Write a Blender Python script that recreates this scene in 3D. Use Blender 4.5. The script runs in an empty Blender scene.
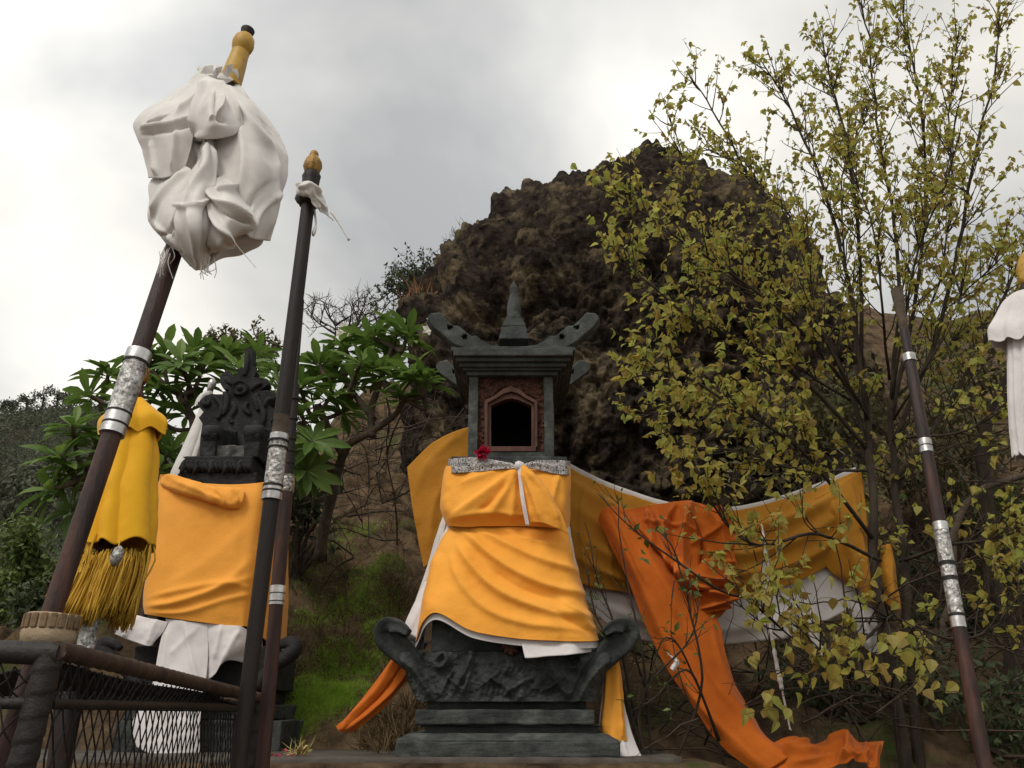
import bpy, math, random
import numpy as np
from mathutils import Vector

# ------------------------------------------------------------------ camera, world, sun, exposure
C = bpy.context.scene.collection
SC = bpy.context.scene
H = 1.5                      # eye height above the lower ground
PITCH = math.radians(21.0)
F = 858.0
cam_d = bpy.data.cameras.new('camera')
cam_d.sensor_width = 36.0
cam_d.lens = F / 1024.0 * 36.0
cam_d.clip_start = 0.05
cam_d.clip_end = 2000.0
cam = bpy.data.objects.new('camera', cam_d)
C.objects.link(cam)
cam.location = (0, 0, H)
cam.rotation_euler = (math.radians(90) + PITCH, 0, 0)
SC.camera = cam

SUN_EL, SUN_AZ = math.radians(52), math.radians(215)     # azimuth clockwise from +Y: behind and left of the camera
world = bpy.data.worlds.new('World')
SC.world = world
world.use_nodes = True
wt = world.node_tree
wt.nodes.clear()
def wn(t, **k):
    n = wt.nodes.new(t)
    for a, b in k.items(): setattr(n, a, b)
    return n
w_out = wn('ShaderNodeOutputWorld'); w_bg = wn('ShaderNodeBackground')
w_bg.inputs['Strength'].default_value = 0.1
sky = wn('ShaderNodeTexSky', sky_type='NISHITA')
sky.sun_disc = False; sky.sun_elevation = SUN_EL; sky.sun_rotation = SUN_AZ
sky.air_density = 1.0; sky.dust_density = 3.0
tc = wn('ShaderNodeTexCoord'); sep = wn('ShaderNodeSeparateXYZ')
wt.links.new(tc.outputs['Generated'], sep.inputs[0])
def wmath(op, a, b=None, c=None):
    n = wn('ShaderNodeMath', operation=op)
    for i, v in enumerate((a, b, c)):
        if v is None: continue
        if isinstance(v, (int, float)): n.inputs[i].default_value = v
        else: wt.links.new(v, n.inputs[i])
    return n.outputs[0]
zc = wmath('ADD', wmath('MAXIMUM', sep.outputs[2], 0.0), 0.35)
cmb = wn('ShaderNodeCombineXYZ')
wt.links.new(wmath('DIVIDE', sep.outputs[0], zc), cmb.inputs[0])
wt.links.new(wmath('DIVIDE', sep.outputs[1], zc), cmb.inputs[1])
nz = wn('ShaderNodeTexNoise'); nz.inputs['Scale'].default_value = 1.5; nz.inputs['Detail'].default_value = 5; nz.inputs['Roughness'].default_value = 0.5
nz.inputs['Distortion'].default_value = 0.25
mp = wn('ShaderNodeMapping'); mp.inputs['Location'].default_value = (3.7, 1.3, 0)
wt.links.new(cmb.outputs[0], mp.inputs[0]); wt.links.new(mp.outputs[0], nz.inputs['Vector'])
ramp = wn('ShaderNodeValToRGB')
ramp.color_ramp.elements[0].position = 0.36; ramp.color_ramp.elements[0].color = (0.325, 0.33, 0.33, 1)
ramp.color_ramp.elements[1].position = 0.66; ramp.color_ramp.elements[1].color = (0.73, 0.695, 0.63, 1)
e = ramp.color_ramp.elements.new(0.5); e.color = (0.51, 0.50, 0.47, 1)
wt.links.new(nz.outputs['Fac'], ramp.inputs[0])
# thin places in the cloud, where the daylight comes through: directions of the brightest patches
def lobe(d, power, amount):
    n = wn('ShaderNodeVectorMath', operation='DOT_PRODUCT')
    wt.links.new(tc.outputs['Generated'], n.inputs[0]); n.inputs[1].default_value = d
    return wmath('MULTIPLY', wmath('POWER', wmath('MAXIMUM', n.outputs['Value'], 0.0), power), amount)
def ray(px, py):
    dx, dy = (px - 512) / F, (384 - py) / F
    v = Vector((dx, math.cos(PITCH) - dy * math.sin(PITCH), math.sin(PITCH) + dy * math.cos(PITCH)))
    return v.normalized()
l1 = lobe(ray(60, -10), 45, 0.55)
l2 = lobe(ray(640, 60), 50, 0.38)
l4 = lobe(ray(20, 340), 90, 0.30)
l3 = lobe(Vector((-0.3, -0.45, 0.84)), 3, 0.15)           # bright high overcast overhead and behind
tot = wmath('ADD', wmath('ADD', wmath('ADD', wmath('ADD', l1, l2), l3), l4), 1.0)
sc_ = wn('ShaderNodeVectorMath', operation='SCALE')
wt.links.new(ramp.outputs[0], sc_.inputs[0]); wt.links.new(wmath('MULTIPLY', tot, 11.5), sc_.inputs['Scale'])
mix = wn('ShaderNodeMixRGB'); mix.inputs[0].default_value = 0.93
wt.links.new(sky.outputs[0], mix.inputs[1]); wt.links.new(sc_.outputs[0], mix.inputs[2])
wt.links.new(mix.outputs[0], w_bg.inputs['Color']); wt.links.new(w_bg.outputs[0], w_out.inputs[0])

sun_d = bpy.data.lights.new('sun', 'SUN'); sun_d.energy = 1.3; sun_d.angle = math.radians(22); sun_d.color = (1.0, 0.95, 0.87)
sun = bpy.data.objects.new('sun', sun_d); C.objects.link(sun)
sdir = Vector((math.sin(SUN_AZ) * math.cos(SUN_EL), math.cos(SUN_AZ) * math.cos(SUN_EL), math.sin(SUN_EL)))
sun.rotation_euler = sdir.to_track_quat('Z', 'Y').to_euler()
SC.view_settings.view_transform = 'Standard'
SC.view_settings.look = 'None'
SC.view_settings.gamma = 1
SC.view_settings.exposure = 0.36
SC.view_settings.use_curve_mapping = False

# ------------------------------------------------------------------ helpers
RNG = np.random.default_rng(7)
random.seed(7)
cp_, sp_ = math.cos(PITCH), math.sin(PITCH)
def at(px, py, D):
    """world point seen at pixel (px, py), at distance D along Y"""
    dx, dy = (px - 512) / F, (384 - py) / F
    t = D / (cp_ - dy * sp_)
    return np.array((dx * t, D, H + (sp_ + dy * cp_) * t))
def at_arr(px, py, D):
    dx, dy = (px - 512) / F, (384 - py) / F
    t = D / (cp_ - dy * sp_)
    return np.stack((dx * t, D + 0 * t, H + (sp_ + dy * cp_) * t), -1)
def m_px(P, n=1.0):
    """metres that n pixels cover at world point P"""
    return n / F * (P[1] * cp_ + (P[2] - H) * sp_)

def hash3(ix, iy, iz, seed):
    h = (ix.astype(np.int64) * 374761393 + iy.astype(np.int64) * 668265263 + iz.astype(np.int64) * 2147483647 + seed * 1274126177) & 0xffffffff
    h = ((h ^ (h >> 13)) * 1274126177) & 0xffffffff
    h = ((h ^ (h >> 16)) * 2246822519) & 0xffffffff
    return ((h ^ (h >> 15)) & 0xffffff) / float(0xffffff)
def vnoise(P, scale=1.0, seed=0):
    Q = np.asarray(P) * scale
    I = np.floor(Q).astype(np.int64); f = Q - I
    f = f * f * f * (f * (f * 6 - 15) + 10)
    r = 0
    for a in (0, 1):
        for b in (0, 1):
            for c in (0, 1):
                w = (f[..., 0] if a else 1 - f[..., 0]) * (f[..., 1] if b else 1 - f[..., 1]) * (f[..., 2] if c else 1 - f[..., 2])
                r = r + w * hash3(I[..., 0] + a, I[..., 1] + b, I[..., 2] + c, seed)
    return r * 2 - 1
def fbm(P, scale=1.0, seed=0, octv=4, gain=0.5):
    r, a = 0, 1.0
    for o in range(octv):
        r = r + a * vnoise(P, scale * 2.03 ** o, seed + o * 17); a *= gain
    return r
def voro(P, scale=1.0, seed=0):
    Q = np.asarray(P) * scale
    I = np.floor(Q).astype(np.int64)
    best = np.full(Q.shape[:-1], 9.0)
    for a in (-1, 0, 1):
        for b in (-1, 0, 1):
            for c in (-1, 0, 1):
                ix, iy, iz = I[..., 0] + a, I[..., 1] + b, I[..., 2] + c
                dx = ix + hash3(ix, iy, iz, seed) - Q[..., 0]
                dy = iy + hash3(ix, iy, iz, seed + 1) - Q[..., 1]
                dz = iz + hash3(ix, iy, iz, seed + 2) - Q[..., 2]
                best = np.minimum(best, dx * dx + dy * dy + dz * dz)
    return np.sqrt(best)

def cat(pts, n):
    """Catmull-Rom through rows of pts, n samples"""
    pts = np.asarray(pts, float)
    k = len(pts)
    if k == 2:
        u = np.linspace(0, 1, n).reshape((-1,) + (1,) * (pts.ndim - 1))
        return pts[0] * (1 - u) + pts[1] * u
    p = np.concatenate((2 * pts[:1] - pts[1:2], pts, 2 * pts[-1:] - pts[-2:-1]))
    u = np.linspace(0, k - 1 - 1e-9, n)
    i = np.floor(u).astype(int); t = (u - i).reshape((-1,) + (1,) * (pts.ndim - 1))
    p0, p1, p2, p3 = p[i], p[i + 1], p[i + 2], p[i + 3]
    return 0.5 * (2 * p1 + (p2 - p0) * t + (2 * p0 - 5 * p1 + 4 * p2 - p3) * t ** 2 + (3 * p1 - p0 - 3 * p2 + p3) * t ** 3)

# --- materials
def material(name, c1, c2=None, scale=8.0, rough=0.8, bump=0.0, bscale=40.0, metal=0.0, detail=6, c3=None, c3scale=2.0, c3pos=0.6,
             sheen=0.0, transl=0.0, island=None, spec=0.35, stretch=None, wave=None, bdist=0.01):
    m = bpy.data.materials.new(name); m.use_nodes = True
    nt = m.node_tree; N, L = nt.nodes, nt.links
    b = N['Principled BSDF']
    b.inputs['Roughness'].default_value = rough; b.inputs['Metallic'].default_value = metal
    b.inputs['Specular IOR Level'].default_value = spec
    if sheen: b.inputs['Sheen Weight'].default_value = sheen; b.inputs['Sheen Roughness'].default_value = 0.4
    t = N.new('ShaderNodeTexCoord'); src = t.outputs['Object']
    if stretch:
        mpn = N.new('ShaderNodeMapping'); mpn.inputs['Scale'].default_value = stretch
        L.new(src, mpn.inputs[0]); src = mpn.outputs[0]
    col = None
    if c2 is not None:
        n = N.new('ShaderNodeTexNoise'); n.inputs['Scale'].default_value = scale; n.inputs['Detail'].default_value = detail; n.inputs['Roughness'].default_value = 0.62
        L.new(src, n.inputs['Vector'])
        r = N.new('ShaderNodeValToRGB'); r.color_ramp.elements[0].position = 0.35; r.color_ramp.elements[1].position = 0.65
        r.color_ramp.elements[0].color = (*c1, 1); r.color_ramp.elements[1].color = (*c2, 1)
        L.new(n.outputs['Fac'], r.inputs[0]); col = r.outputs[0]
        if c3 is not None:
            n3 = N.new('ShaderNodeTexNoise'); n3.inputs['Scale'].default_value = c3scale; n3.inputs['Detail'].default_value = 7; n3.inputs['Roughness'].default_value = 0.7
            L.new(src, n3.inputs['Vector'])
            r3 = N.new('ShaderNodeValToRGB'); r3.color_ramp.elements[0].position = c3pos - 0.06; r3.color_ramp.elements[1].position = c3pos + 0.07
            L.new(n3.outputs['Fac'], r3.inputs[0])
            mx = N.new('ShaderNodeMixRGB'); L.new(r3.outputs[0], mx.inputs[0]); L.new(col, mx.inputs[1]); mx.inputs[2].default_value = (*c3, 1)
            col = mx.outputs[0]
    if island:
        g = N.new('ShaderNodeNewGeometry'); r = N.new('ShaderNodeValToRGB')
        els = r.color_ramp.elements
        while len(els) < len(island): els.new(0.5)
        for i, c in enumerate(island):
            els[i].position = i / (len(island) - 1); els[i].color = (*c, 1)
        L.new(g.outputs['Random Per Island'], r.inputs[0]); col = r.outputs[0]
    if col is not None: L.new(col, b.inputs['Base Color'])
    else: b.inputs['Base Color'].default_value = (*c1, 1)
    if bump:
        n = N.new('ShaderNodeTexNoise'); n.inputs['Scale'].default_value = bscale; n.inputs['Detail'].default_value = 8; n.inputs['Roughness'].default_value = 0.65
        L.new(src, n.inputs['Vector'])
        hgt = n.outputs['Fac']
        if wave:
            w = N.new('ShaderNodeTexVoronoi'); w.inputs['Scale'].default_value = wave; w.feature = 'SMOOTH_F1'
            L.new(src, w.inputs['Vector'])
            ad = N.new('ShaderNodeMath'); ad.operation = 'ADD'; L.new(hgt, ad.inputs[0]); L.new(w.outputs['Distance'], ad.inputs[1]); hgt = ad.outputs[0]
        bp = N.new('ShaderNodeBump'); bp.inputs['Strength'].default_value = bump; bp.inputs['Distance'].default_value = bdist
        L.new(hgt, bp.inputs['Height']); L.new(bp.outputs[0], b.inputs['Normal'])
    if transl:
        tr = N.new('ShaderNodeBsdfTranslucent')
        if col is not None: L.new(col, tr.inputs['Color'])
        else: tr.inputs['Color'].default_value = (*c1, 1)
        ms = N.new('ShaderNodeMixShader'); ms.inputs[0].default_value = transl
        L.new(b.outputs[0], ms.inputs[1]); L.new(tr.outputs[0], ms.inputs[2])
        L.new(ms.outputs[0], N['Material Output'].inputs['Surface'])
    return m

M = dict(
    stone=material('dark_stone', (0.018, 0.021, 0.020), (0.055, 0.061, 0.057), 9, 0.85, 0.6, 60, c3=(0.10, 0.115, 0.104), c3scale=5, c3pos=0.63),
    stone2=material('grey_green_stone', (0.030, 0.034, 0.032), (0.075, 0.082, 0.076), 12, 0.85, 0.6, 70, c3=(0.12, 0.13, 0.115), c3scale=6, c3pos=0.64),
    throne=material('black_stone', (0.008, 0.008, 0.009), (0.024, 0.024, 0.025), 12, 0.8, 0.7, 60, c3=(0.05, 0.052, 0.05), c3scale=6, c3pos=0.66),
    lichen=material('lichen_stone', (0.03, 0.03, 0.03), (0.16, 0.16, 0.15), 18, 0.9, 0.6, 60),
    ledge=material('ledge_concrete', (0.05, 0.042, 0.034), (0.11, 0.095, 0.08), 6, 0.95, 0.6, 50),
    carvedwood=material('carved_red_wood', (0.035, 0.013, 0.008), (0.11, 0.04, 0.022), 22, 0.65, 1.0, 45, wave=38, bdist=0.02),
    plainwood=material('red_wood', (0.05, 0.020, 0.012), (0.11, 0.045, 0.027), 25, 0.6, 0.5, 60, stretch=(1, 1, 0.15)),
    nichedark=material('niche_dark', (0.006, 0.005, 0.004), (0.012, 0.01, 0.008), 10, 0.9),
    gold=material('gold_cloth', (0.84, 0.345, 0.040), (0.88, 0.39, 0.055), 3, 0.75, 0.35, 26, sheen=0.15, spec=0.2, bdist=0.012, detail=8),
    thronegold=material('apricot_cloth', (0.80, 0.33, 0.042), (0.85, 0.37, 0.058), 3, 0.72, 0.30, 22, sheen=0.15, spec=0.2, bdist=0.012),
    yellowcloth=material('mustard_cloth', (0.47, 0.205, 0.020), (0.54, 0.245, 0.03), 3, 0.8, 0.38, 24, sheen=0.15, spec=0.2, transl=0.2, bdist=0.014),  # mustard dye, darkened: the tree's shade on the banner is put into the colour
    orange=material('deep_orange_cloth', (0.56, 0.125, 0.012), (0.66, 0.165, 0.018), 3, 0.8, 0.38, 24, sheen=0.15, spec=0.2, transl=0.2, bdist=0.014),  # orange dye with the shade on the drape's tail lowered into its colour
    white=material('white_cloth', (0.70, 0.66, 0.66), (0.80, 0.77, 0.76), 5, 0.8, 0.3, 26, sheen=0.1, spec=0.2, transl=0.12, bdist=0.01),
    dirtywhite=material('weathered_white_cloth', (0.60, 0.575, 0.55), (0.76, 0.735, 0.71), 5, 0.6, 0.3, 40, sheen=0.1, spec=0.3, c3=(0.36, 0.32, 0.28), c3scale=7, c3pos=0.68, bdist=0.002),
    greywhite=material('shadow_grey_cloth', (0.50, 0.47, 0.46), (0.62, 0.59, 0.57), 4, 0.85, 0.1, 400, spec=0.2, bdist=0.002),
    yellow=material('yellow_umbrella_cloth', (0.72, 0.36, 0.010), (0.80, 0.43, 0.016), 4, 0.7, 0.08, 500, sheen=0.2, spec=0.2, bdist=0.002),
    tassel=material('tassel_yellow', (0.62, 0.36, 0.02), island=[(0.45, 0.24, 0.02), (0.70, 0.43, 0.05), (0.80, 0.53, 0.09)], rough=0.75),
    brownpole=material('red_brown_wood', (0.010, 0.005, 0.0045), (0.080, 0.030, 0.019), 30, 0.5, 0.5, 90, stretch=(1, 1, 0.10), spec=0.35, c3=(0.018, 0.010, 0.009), c3scale=3, c3pos=0.56),
    blackpole=material('black_wood', (0.005, 0.0035, 0.003), (0.022, 0.013, 0.010), 14, 0.6, 0.4, 70, stretch=(1, 1, 0.12), c3=(0.09, 0.075, 0.065), c3scale=16, c3pos=0.7),
    silver=material('embossed_silver', (0.16, 0.15, 0.14), (0.66, 0.65, 0.63), 75, 0.38, 0.9, 90, metal=0.85, wave=75, bdist=0.006, detail=3),
    silverplain=material('plain_silver', (0.36, 0.35, 0.34), (0.68, 0.67, 0.66), 14, 0.34, 0.2, 60, metal=0.9),
    black=material('black_band', (0.012, 0.011, 0.010), rough=0.6),
    goldpaint=material('ochre_paint', (0.42, 0.24, 0.035), (0.55, 0.34, 0.06), 14, 0.5, 0.2, 50, c3=(0.30, 0.17, 0.03), c3scale=12),
    goldleaf=material('old_gold', (0.16, 0.085, 0.02), (0.38, 0.22, 0.05), 40, 0.45, 0.5, 60, metal=0.3),
    beige=material('pale_carved_wood', (0.30, 0.22, 0.14), (0.42, 0.32, 0.21), 12, 0.8, 0.4, 60),
    beigedark=material('carved_recess_wood', (0.14, 0.09, 0.05), (0.22, 0.15, 0.085), 14, 0.85, 0.4, 60),
    wrap=material('black_tape_wrap', (0.007, 0.006, 0.006), (0.020, 0.016, 0.014), 10, 0.55, 0.4, 60, spec=0.4),
    rattan=material('brown_rattan', (0.030, 0.018, 0.012), (0.080, 0.048, 0.032), 12, 0.7, 0.5, 60),
    net=material('black_net_cord', (0.012, 0.010, 0.009), rough=0.8),
    rock=material('lava_rock', (0.008, 0.006, 0.0052), (0.052, 0.038, 0.029), 7.0, 0.97, 1.0, 9, c3=(0.145, 0.112, 0.068), c3scale=2.0, c3pos=0.565, bdist=0.09, spec=0.08, wave=8),
    soil=material('hill_soil', (0.038, 0.024, 0.015), (0.155, 0.105, 0.062), 5, 0.95, 1.0, 16, c3=(0.045, 0.075, 0.016), c3scale=1.1, c3pos=0.60, bdist=0.04, spec=0.1),
    groundm=material('ground_dirt', (0.08, 0.06, 0.045), (0.14, 0.11, 0.08), 2, 0.95, 0.5, 20),
    hillm=material('far_hill_scrub', (0.045, 0.052, 0.036), (0.075, 0.082, 0.055), 0.25, 0.95, 1.0, 0.8, c3=(0.062, 0.052, 0.038), c3scale=0.09, c3pos=0.56, bdist=1.0, spec=0.1),
    bark=material('dark_bark', (0.020, 0.014, 0.010), (0.055, 0.040, 0.028), 20, 0.9, 0.5, 60, stretch=(1, 1, 0.3)),
    palebark=material('grey_brown_bark', (0.05, 0.036, 0.026), (0.12, 0.09, 0.066), 16, 0.9, 0.5, 60),
    twig=material('dry_twig', (0.035, 0.024, 0.016), (0.085, 0.060, 0.042), 20, 0.9),
    leafyellow=material('yellow_green_leaf', (0.2, 0.2, 0.03), island=[(0.30, 0.20, 0.055), (0.50, 0.39, 0.10), (0.48, 0.43, 0.095), (0.50, 0.48, 0.11), (0.36, 0.42, 0.085), (0.56, 0.47, 0.15)], rough=0.5, transl=0.64),
    leaffrangi=material('frangipani_leaf', (0.05, 0.11, 0.02), island=[(0.080, 0.145, 0.026), (0.115, 0.20, 0.038), (0.17, 0.26, 0.056), (0.095, 0.17, 0.034)], rough=0.5, transl=0.38, spec=0.35),
    leafdark=material('dark_leaf', (0.03, 0.05, 0.02), island=[(0.035, 0.052, 0.022), (0.060, 0.085, 0.034), (0.085, 0.105, 0.048), (0.048, 0.068, 0.030)], rough=0.6, transl=0.25),
    leafolive=material('olive_leaf', (0.05, 0.06, 0.02), island=[(0.075, 0.070, 0.030), (0.12, 0.115, 0.045), (0.15, 0.125, 0.055), (0.095, 0.115, 0.040)], rough=0.6, transl=0.3),
    leafgreen=material('mid_green_leaf', (0.05, 0.1, 0.02), island=[(0.075, 0.115, 0.026), (0.11, 0.155, 0.036), (0.145, 0.185, 0.05)], rough=0.5, transl=0.3),
    scrubleaf=material('hazy_scrub_leaf', (0.09, 0.1, 0.06), island=[(0.055, 0.066, 0.042), (0.085, 0.095, 0.060), (0.12, 0.125, 0.085), (0.07, 0.08, 0.055)], rough=0.8, transl=0.2),  # greyed and lightened: distance haze is painted into the leaf colour
    grass=material('green_grass', (0.08, 0.15, 0.02), island=[(0.20, 0.34, 0.03), (0.28, 0.45, 0.045), (0.36, 0.50, 0.08)], rough=0.7, transl=0.3),
    drygrass=material('dry_grass', (0.2, 0.15, 0.07), island=[(0.07, 0.045, 0.022), (0.14, 0.095, 0.045), (0.20, 0.145, 0.075)], rough=0.8, transl=0.2),
    tanggrass=material('russet_grass', (0.3, 0.15, 0.07), island=[(0.22, 0.11, 0.05), (0.32, 0.17, 0.08)], rough=0.8, transl=0.2),
    red=material('crimson_petal', (0.42, 0.008, 0.05), (0.55, 0.015, 0.09), 30, 0.6, transl=0.15),
    petalwhite=material('white_petal', (0.7, 0.68, 0.58), rough=0.6, transl=0.2),
    straw=material('palm_straw', (0.4, 0.3, 0.12), island=[(0.34, 0.25, 0.10), (0.45, 0.36, 0.16), (0.32, 0.30, 0.10)], rough=0.7),
)

def lace_material():
    """white lace printed with dark script-like flourishes"""
    m = material('printed_lace', (0.42, 0.40, 0.39), (0.55, 0.53, 0.51), 20, 0.85)
    nt = m.node_tree; N, L = nt.nodes, nt.links
    b = N['Principled BSDF']; old = b.inputs['Base Color'].links[0].from_socket
    t = N.new('ShaderNodeTexCoord'); n = N.new('ShaderNodeTexNoise')
    n.inputs['Scale'].default_value = 42; n.inputs['Detail'].default_value = 2; n.inputs['Distortion'].default_value = 2.2
    L.new(t.outputs['Object'], n.inputs['Vector'])
    r = N.new('ShaderNodeValToRGB'); el = r.color_ramp.elements
    el[0].position = 0.44; el[0].color = (0, 0, 0, 1); el[1].position = 0.48; el[1].color = (1, 1, 1, 1)
    a = el.new(0.53); a.color = (1, 1, 1, 1); a = el.new(0.57); a.color = (0, 0, 0, 1)
    L.new(n.outputs['Fac'], r.inputs[0])
    mx = N.new('ShaderNodeMixRGB'); mx.inputs[2].default_value = (0.045, 0.04, 0.045, 1)
    L.new(r.outputs[0], mx.inputs[0]); L.new(old, mx.inputs[1]); L.new(mx.outputs[0], b.inputs['Base Color'])
    return m
M['lace'] = lace_material()

# --- objects
class MB:
    def __init__(s): s.v = []; s.f = []
    def add(s, V, Fc):
        o = len(s.v)
        s.v.extend([tuple(map(float, p)) for p in V]); s.f.extend([tuple(int(i) + o for i in f) for f in Fc])
        return s
    def box(s, x0, x1, y0, y1, z0, z1):
        V = [(x0, y0, z0), (x1, y0, z0), (x1, y1, z0), (x0, y1, z0), (x0, y0, z1), (x1, y0, z1), (x1, y1, z1), (x0, y1, z1)]
        return s.add(V, [(0, 3, 2, 1), (4, 5, 6, 7), (0, 1, 5, 4), (1, 2, 6, 5), (2, 3, 7, 6), (3, 0, 4, 7)])
    def frustum(s, b, t):
        """b, t = (x0,x1,y0,y1,z)"""
        V = [(b[0], b[2], b[4]), (b[1], b[2], b[4]), (b[1], b[3], b[4]), (b[0], b[3], b[4]), (t[0], t[2], t[4]), (t[1], t[2], t[4]), (t[1], t[3], t[4]), (t[0], t[3], t[4])]
        return s.add(V, [(0, 3, 2, 1), (4, 5, 6, 7), (0, 1, 5, 4), (1, 2, 6, 5), (2, 3, 7, 6), (3, 0, 4, 7)])
    def tube(s, pts, radii, n=8, cap=True, mod=None):
        pts = np.asarray(pts, float); k = len(pts)
        if np.isscalar(radii): radii = np.full(k, radii)
        T = np.gradient(pts, axis=0); T /= (np.linalg.norm(T, axis=1, keepdims=True) + 1e-12)
        a = np.array((0, 0, 1.0)) if abs(T[0][2]) < 0.9 else np.array((1.0, 0, 0))
        u = np.cross(T[0], a); u /= np.linalg.norm(u)
        th = np.arange(n) * 2 * math.pi / n
        V = []
        for i in range(k):
            u = u - T[i] * np.dot(u, T[i]); u /= np.linalg.norm(u) + 1e-12
            w = np.cross(T[i], u)
            r = radii[i] * (1 + (mod(i, th) if mod else 0 * th))
            V.extend(pts[i] + np.outer(np.cos(th) * r, u) + np.outer(np.sin(th) * r, w))
        Fc = []
        for i in range(k - 1):
            for j in range(n):
                j2 = (j + 1) % n
                Fc.append((i * n + j, i * n + j2, (i + 1) * n + j2, (i + 1) * n + j))
        if cap:
            Fc.append(tuple(range(n - 1, -1, -1))); Fc.append(tuple(range((k - 1) * n, k * n)))
        return s.add(V, Fc)
    def lathe(s, prof, org, axis=(0, 0, 1), n=24, mod=None):
        """prof = [(r, h)...] along axis from org"""
        pts = [np.asarray(org, float) + np.asarray(axis, float) * h for r, h in prof]
        axis = np.asarray(axis, float) / np.linalg.norm(axis)
        a = np.array((1.0, 0, 0)) if abs(axis[0]) < 0.8 else np.array((0, 1.0, 0))
        u = np.cross(axis, a); u /= np.linalg.norm(u); w = np.cross(axis, u)
        th = np.arange(n) * 2 * math.pi / n
        V = []
        for (r, h), p in zip(prof, pts):
            rr = r * (1 + (mod(h, th) if mod else 0 * th))
            V.extend(p + np.outer(np.cos(th) * rr, u) + np.outer(np.sin(th) * rr, w))
        Fc = []
        for i in range(len(prof) - 1):
            for j in range(n):
                j2 = (j + 1) % n
                Fc.append((i * n + j, i * n + j2, (i + 1) * n + j2, (i + 1) * n + j))
        Fc.append(tuple(range(n - 1, -1, -1))); Fc.append(tuple(range((len(prof) - 1) * n, len(prof) * n)))
        return s.add(V, Fc)
    def prism(s, out, y0, y1):
        """outline [(x,z)] extruded along Y"""
        n = len(out)
        V = [(x, y0, z) for x, z in out] + [(x, y1, z) for x, z in out]
        Fc = [tuple(range(n)), tuple(range(2 * n - 1, n - 1, -1))]
        for i in range(n):
            j = (i + 1) % n
            Fc.append((j, i, i + n, j + n))
        return s.add(V, Fc)
    def grid(s, P, closed=False):
        nv, nu = P.shape[:2]
        Fc = []
        for i in range(nv - 1):
            for j in range(nu if closed else nu - 1):
                j2 = (j + 1) % nu
                Fc.append((i * nu + j, i * nu + j2, (i + 1) * nu + j2, (i + 1) * nu + j))
        return s.add(P.reshape(-1, 3), Fc)

def loc_of(o):
    v = np.zeros(3)
    while o is not None:
        v = v + np.array(o.location); o = o.parent
    return v
def obj(name, mb, m, parent=None, smooth=False, bevel=0.0, solid=0.0, base=None, autosm=None, chip=0.0):
    """link one mesh; its vertices are given in world space; base = origin of a top-level mesh"""
    org = loc_of(parent) if parent is not None else (np.asarray(base, float) if base is not None else np.zeros(3))
    me = bpy.data.meshes.new(name)
    V = np.asarray(mb.v, float) - org
    me.from_pydata(V.tolist(), [], mb.f)
    me.materials.append(m)
    if smooth:
        me.polygons.foreach_set('use_smooth', [True] * len(me.polygons))
    me.update()
    o = bpy.data.objects.new(name, me); C.objects.link(o)
    if parent is not None: o.parent = parent
    else: o.location = org
    if bevel:
        b = o.modifiers.new('bevel', 'BEVEL'); b.width = bevel; b.segments = 2; b.limit_method = 'ANGLE'; b.angle_limit = math.radians(40)
    if solid:
        b = o.modifiers.new('solidify', 'SOLIDIFY'); b.thickness = solid; b.offset = 0
    if chip:
        sb = o.modifiers.new('subdivide', 'SUBSURF'); sb.subdivision_type = 'SIMPLE'; sb.levels = sb.render_levels = 4
        for sc_t, st in ((0.09, 0.016), (0.025, 0.006)):
            tx = bpy.data.textures.get('clouds_%g' % sc_t)
            if tx is None:
                tx = bpy.data.textures.new('clouds_%g' % sc_t, 'CLOUDS'); tx.noise_scale = sc_t; tx.noise_depth = 3
            dp = o.modifiers.new('wear', 'DISPLACE'); dp.texture = tx; dp.strength = st * chip; dp.mid_level = 0.5; dp.texture_coords = 'GLOBAL'
    if autosm: me.set_sharp_from_angle(angle=math.radians(autosm))
    return o
def tag(o, label=None, cat=None, group=None, kind=None):
    if label: o['label'] = label
    if cat: o['category'] = cat
    if group: o['group'] = group
    if kind: o['kind'] = kind
    return o
def thing(name, loc, label, cat, group=None):
    o = bpy.data.objects.new(name, None); C.objects.link(o)
    o.location = tuple(loc); o.empty_display_size = 0.1
    return tag(o, label, cat, group)

# --- cloth: a control grid of (px, py, D), folds traced as ridge lines
def fold_disp(PX, PY, folds):
    d = np.zeros(PX.shape)
    for pts, amp, wl, wr in folds:
        q = cat(pts, max(12, 6 * len(pts)))
        best = np.full(PX.shape, 1e9); sgn = np.zeros(PX.shape); tt = np.zeros(PX.shape)
        n = len(q) - 1
        for i in range(n):
            a, b = q[i], q[i + 1]; e = b - a; l2 = (e ** 2).sum() + 1e-9
            t = np.clip(((PX - a[0]) * e[0] + (PY - a[1]) * e[1]) / l2, 0, 1)
            dx, dy = PX - a[0] - t * e[0], PY - a[1] - t * e[1]
            dd = np.hypot(dx, dy); s = np.sign(e[0] * dy - e[1] * dx)
            k = dd < best
            best = np.where(k, dd, best); sgn = np.where(k, s, sgn); tt = np.where(k, (i + t) / n, tt)
        w = np.where(sgn > 0, wr, wl)
        prof = 1.0 / (1.0 + (best / w) ** 2) ** 2
        taper = np.clip(np.minimum(tt, 1 - tt) * 5 + 0.12, 0, 1)
        d = d + amp * prof * taper
    return d
def normals(P, closed=False):
    if closed:
        du = (np.roll(P, -1, 1) - np.roll(P, 1, 1))
    else: du = np.gradient(P, axis=1)
    dv = np.gradient(P, axis=0)
    n = np.cross(du, dv); n /= np.linalg.norm(n, axis=-1, keepdims=True) + 1e-12
    return n
def face_cam(P, n):
    s = np.sign(((np.array((0, 0, H)) - P) * n).sum(-1, keepdims=True)); s[s == 0] = 1
    return n * s
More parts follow.
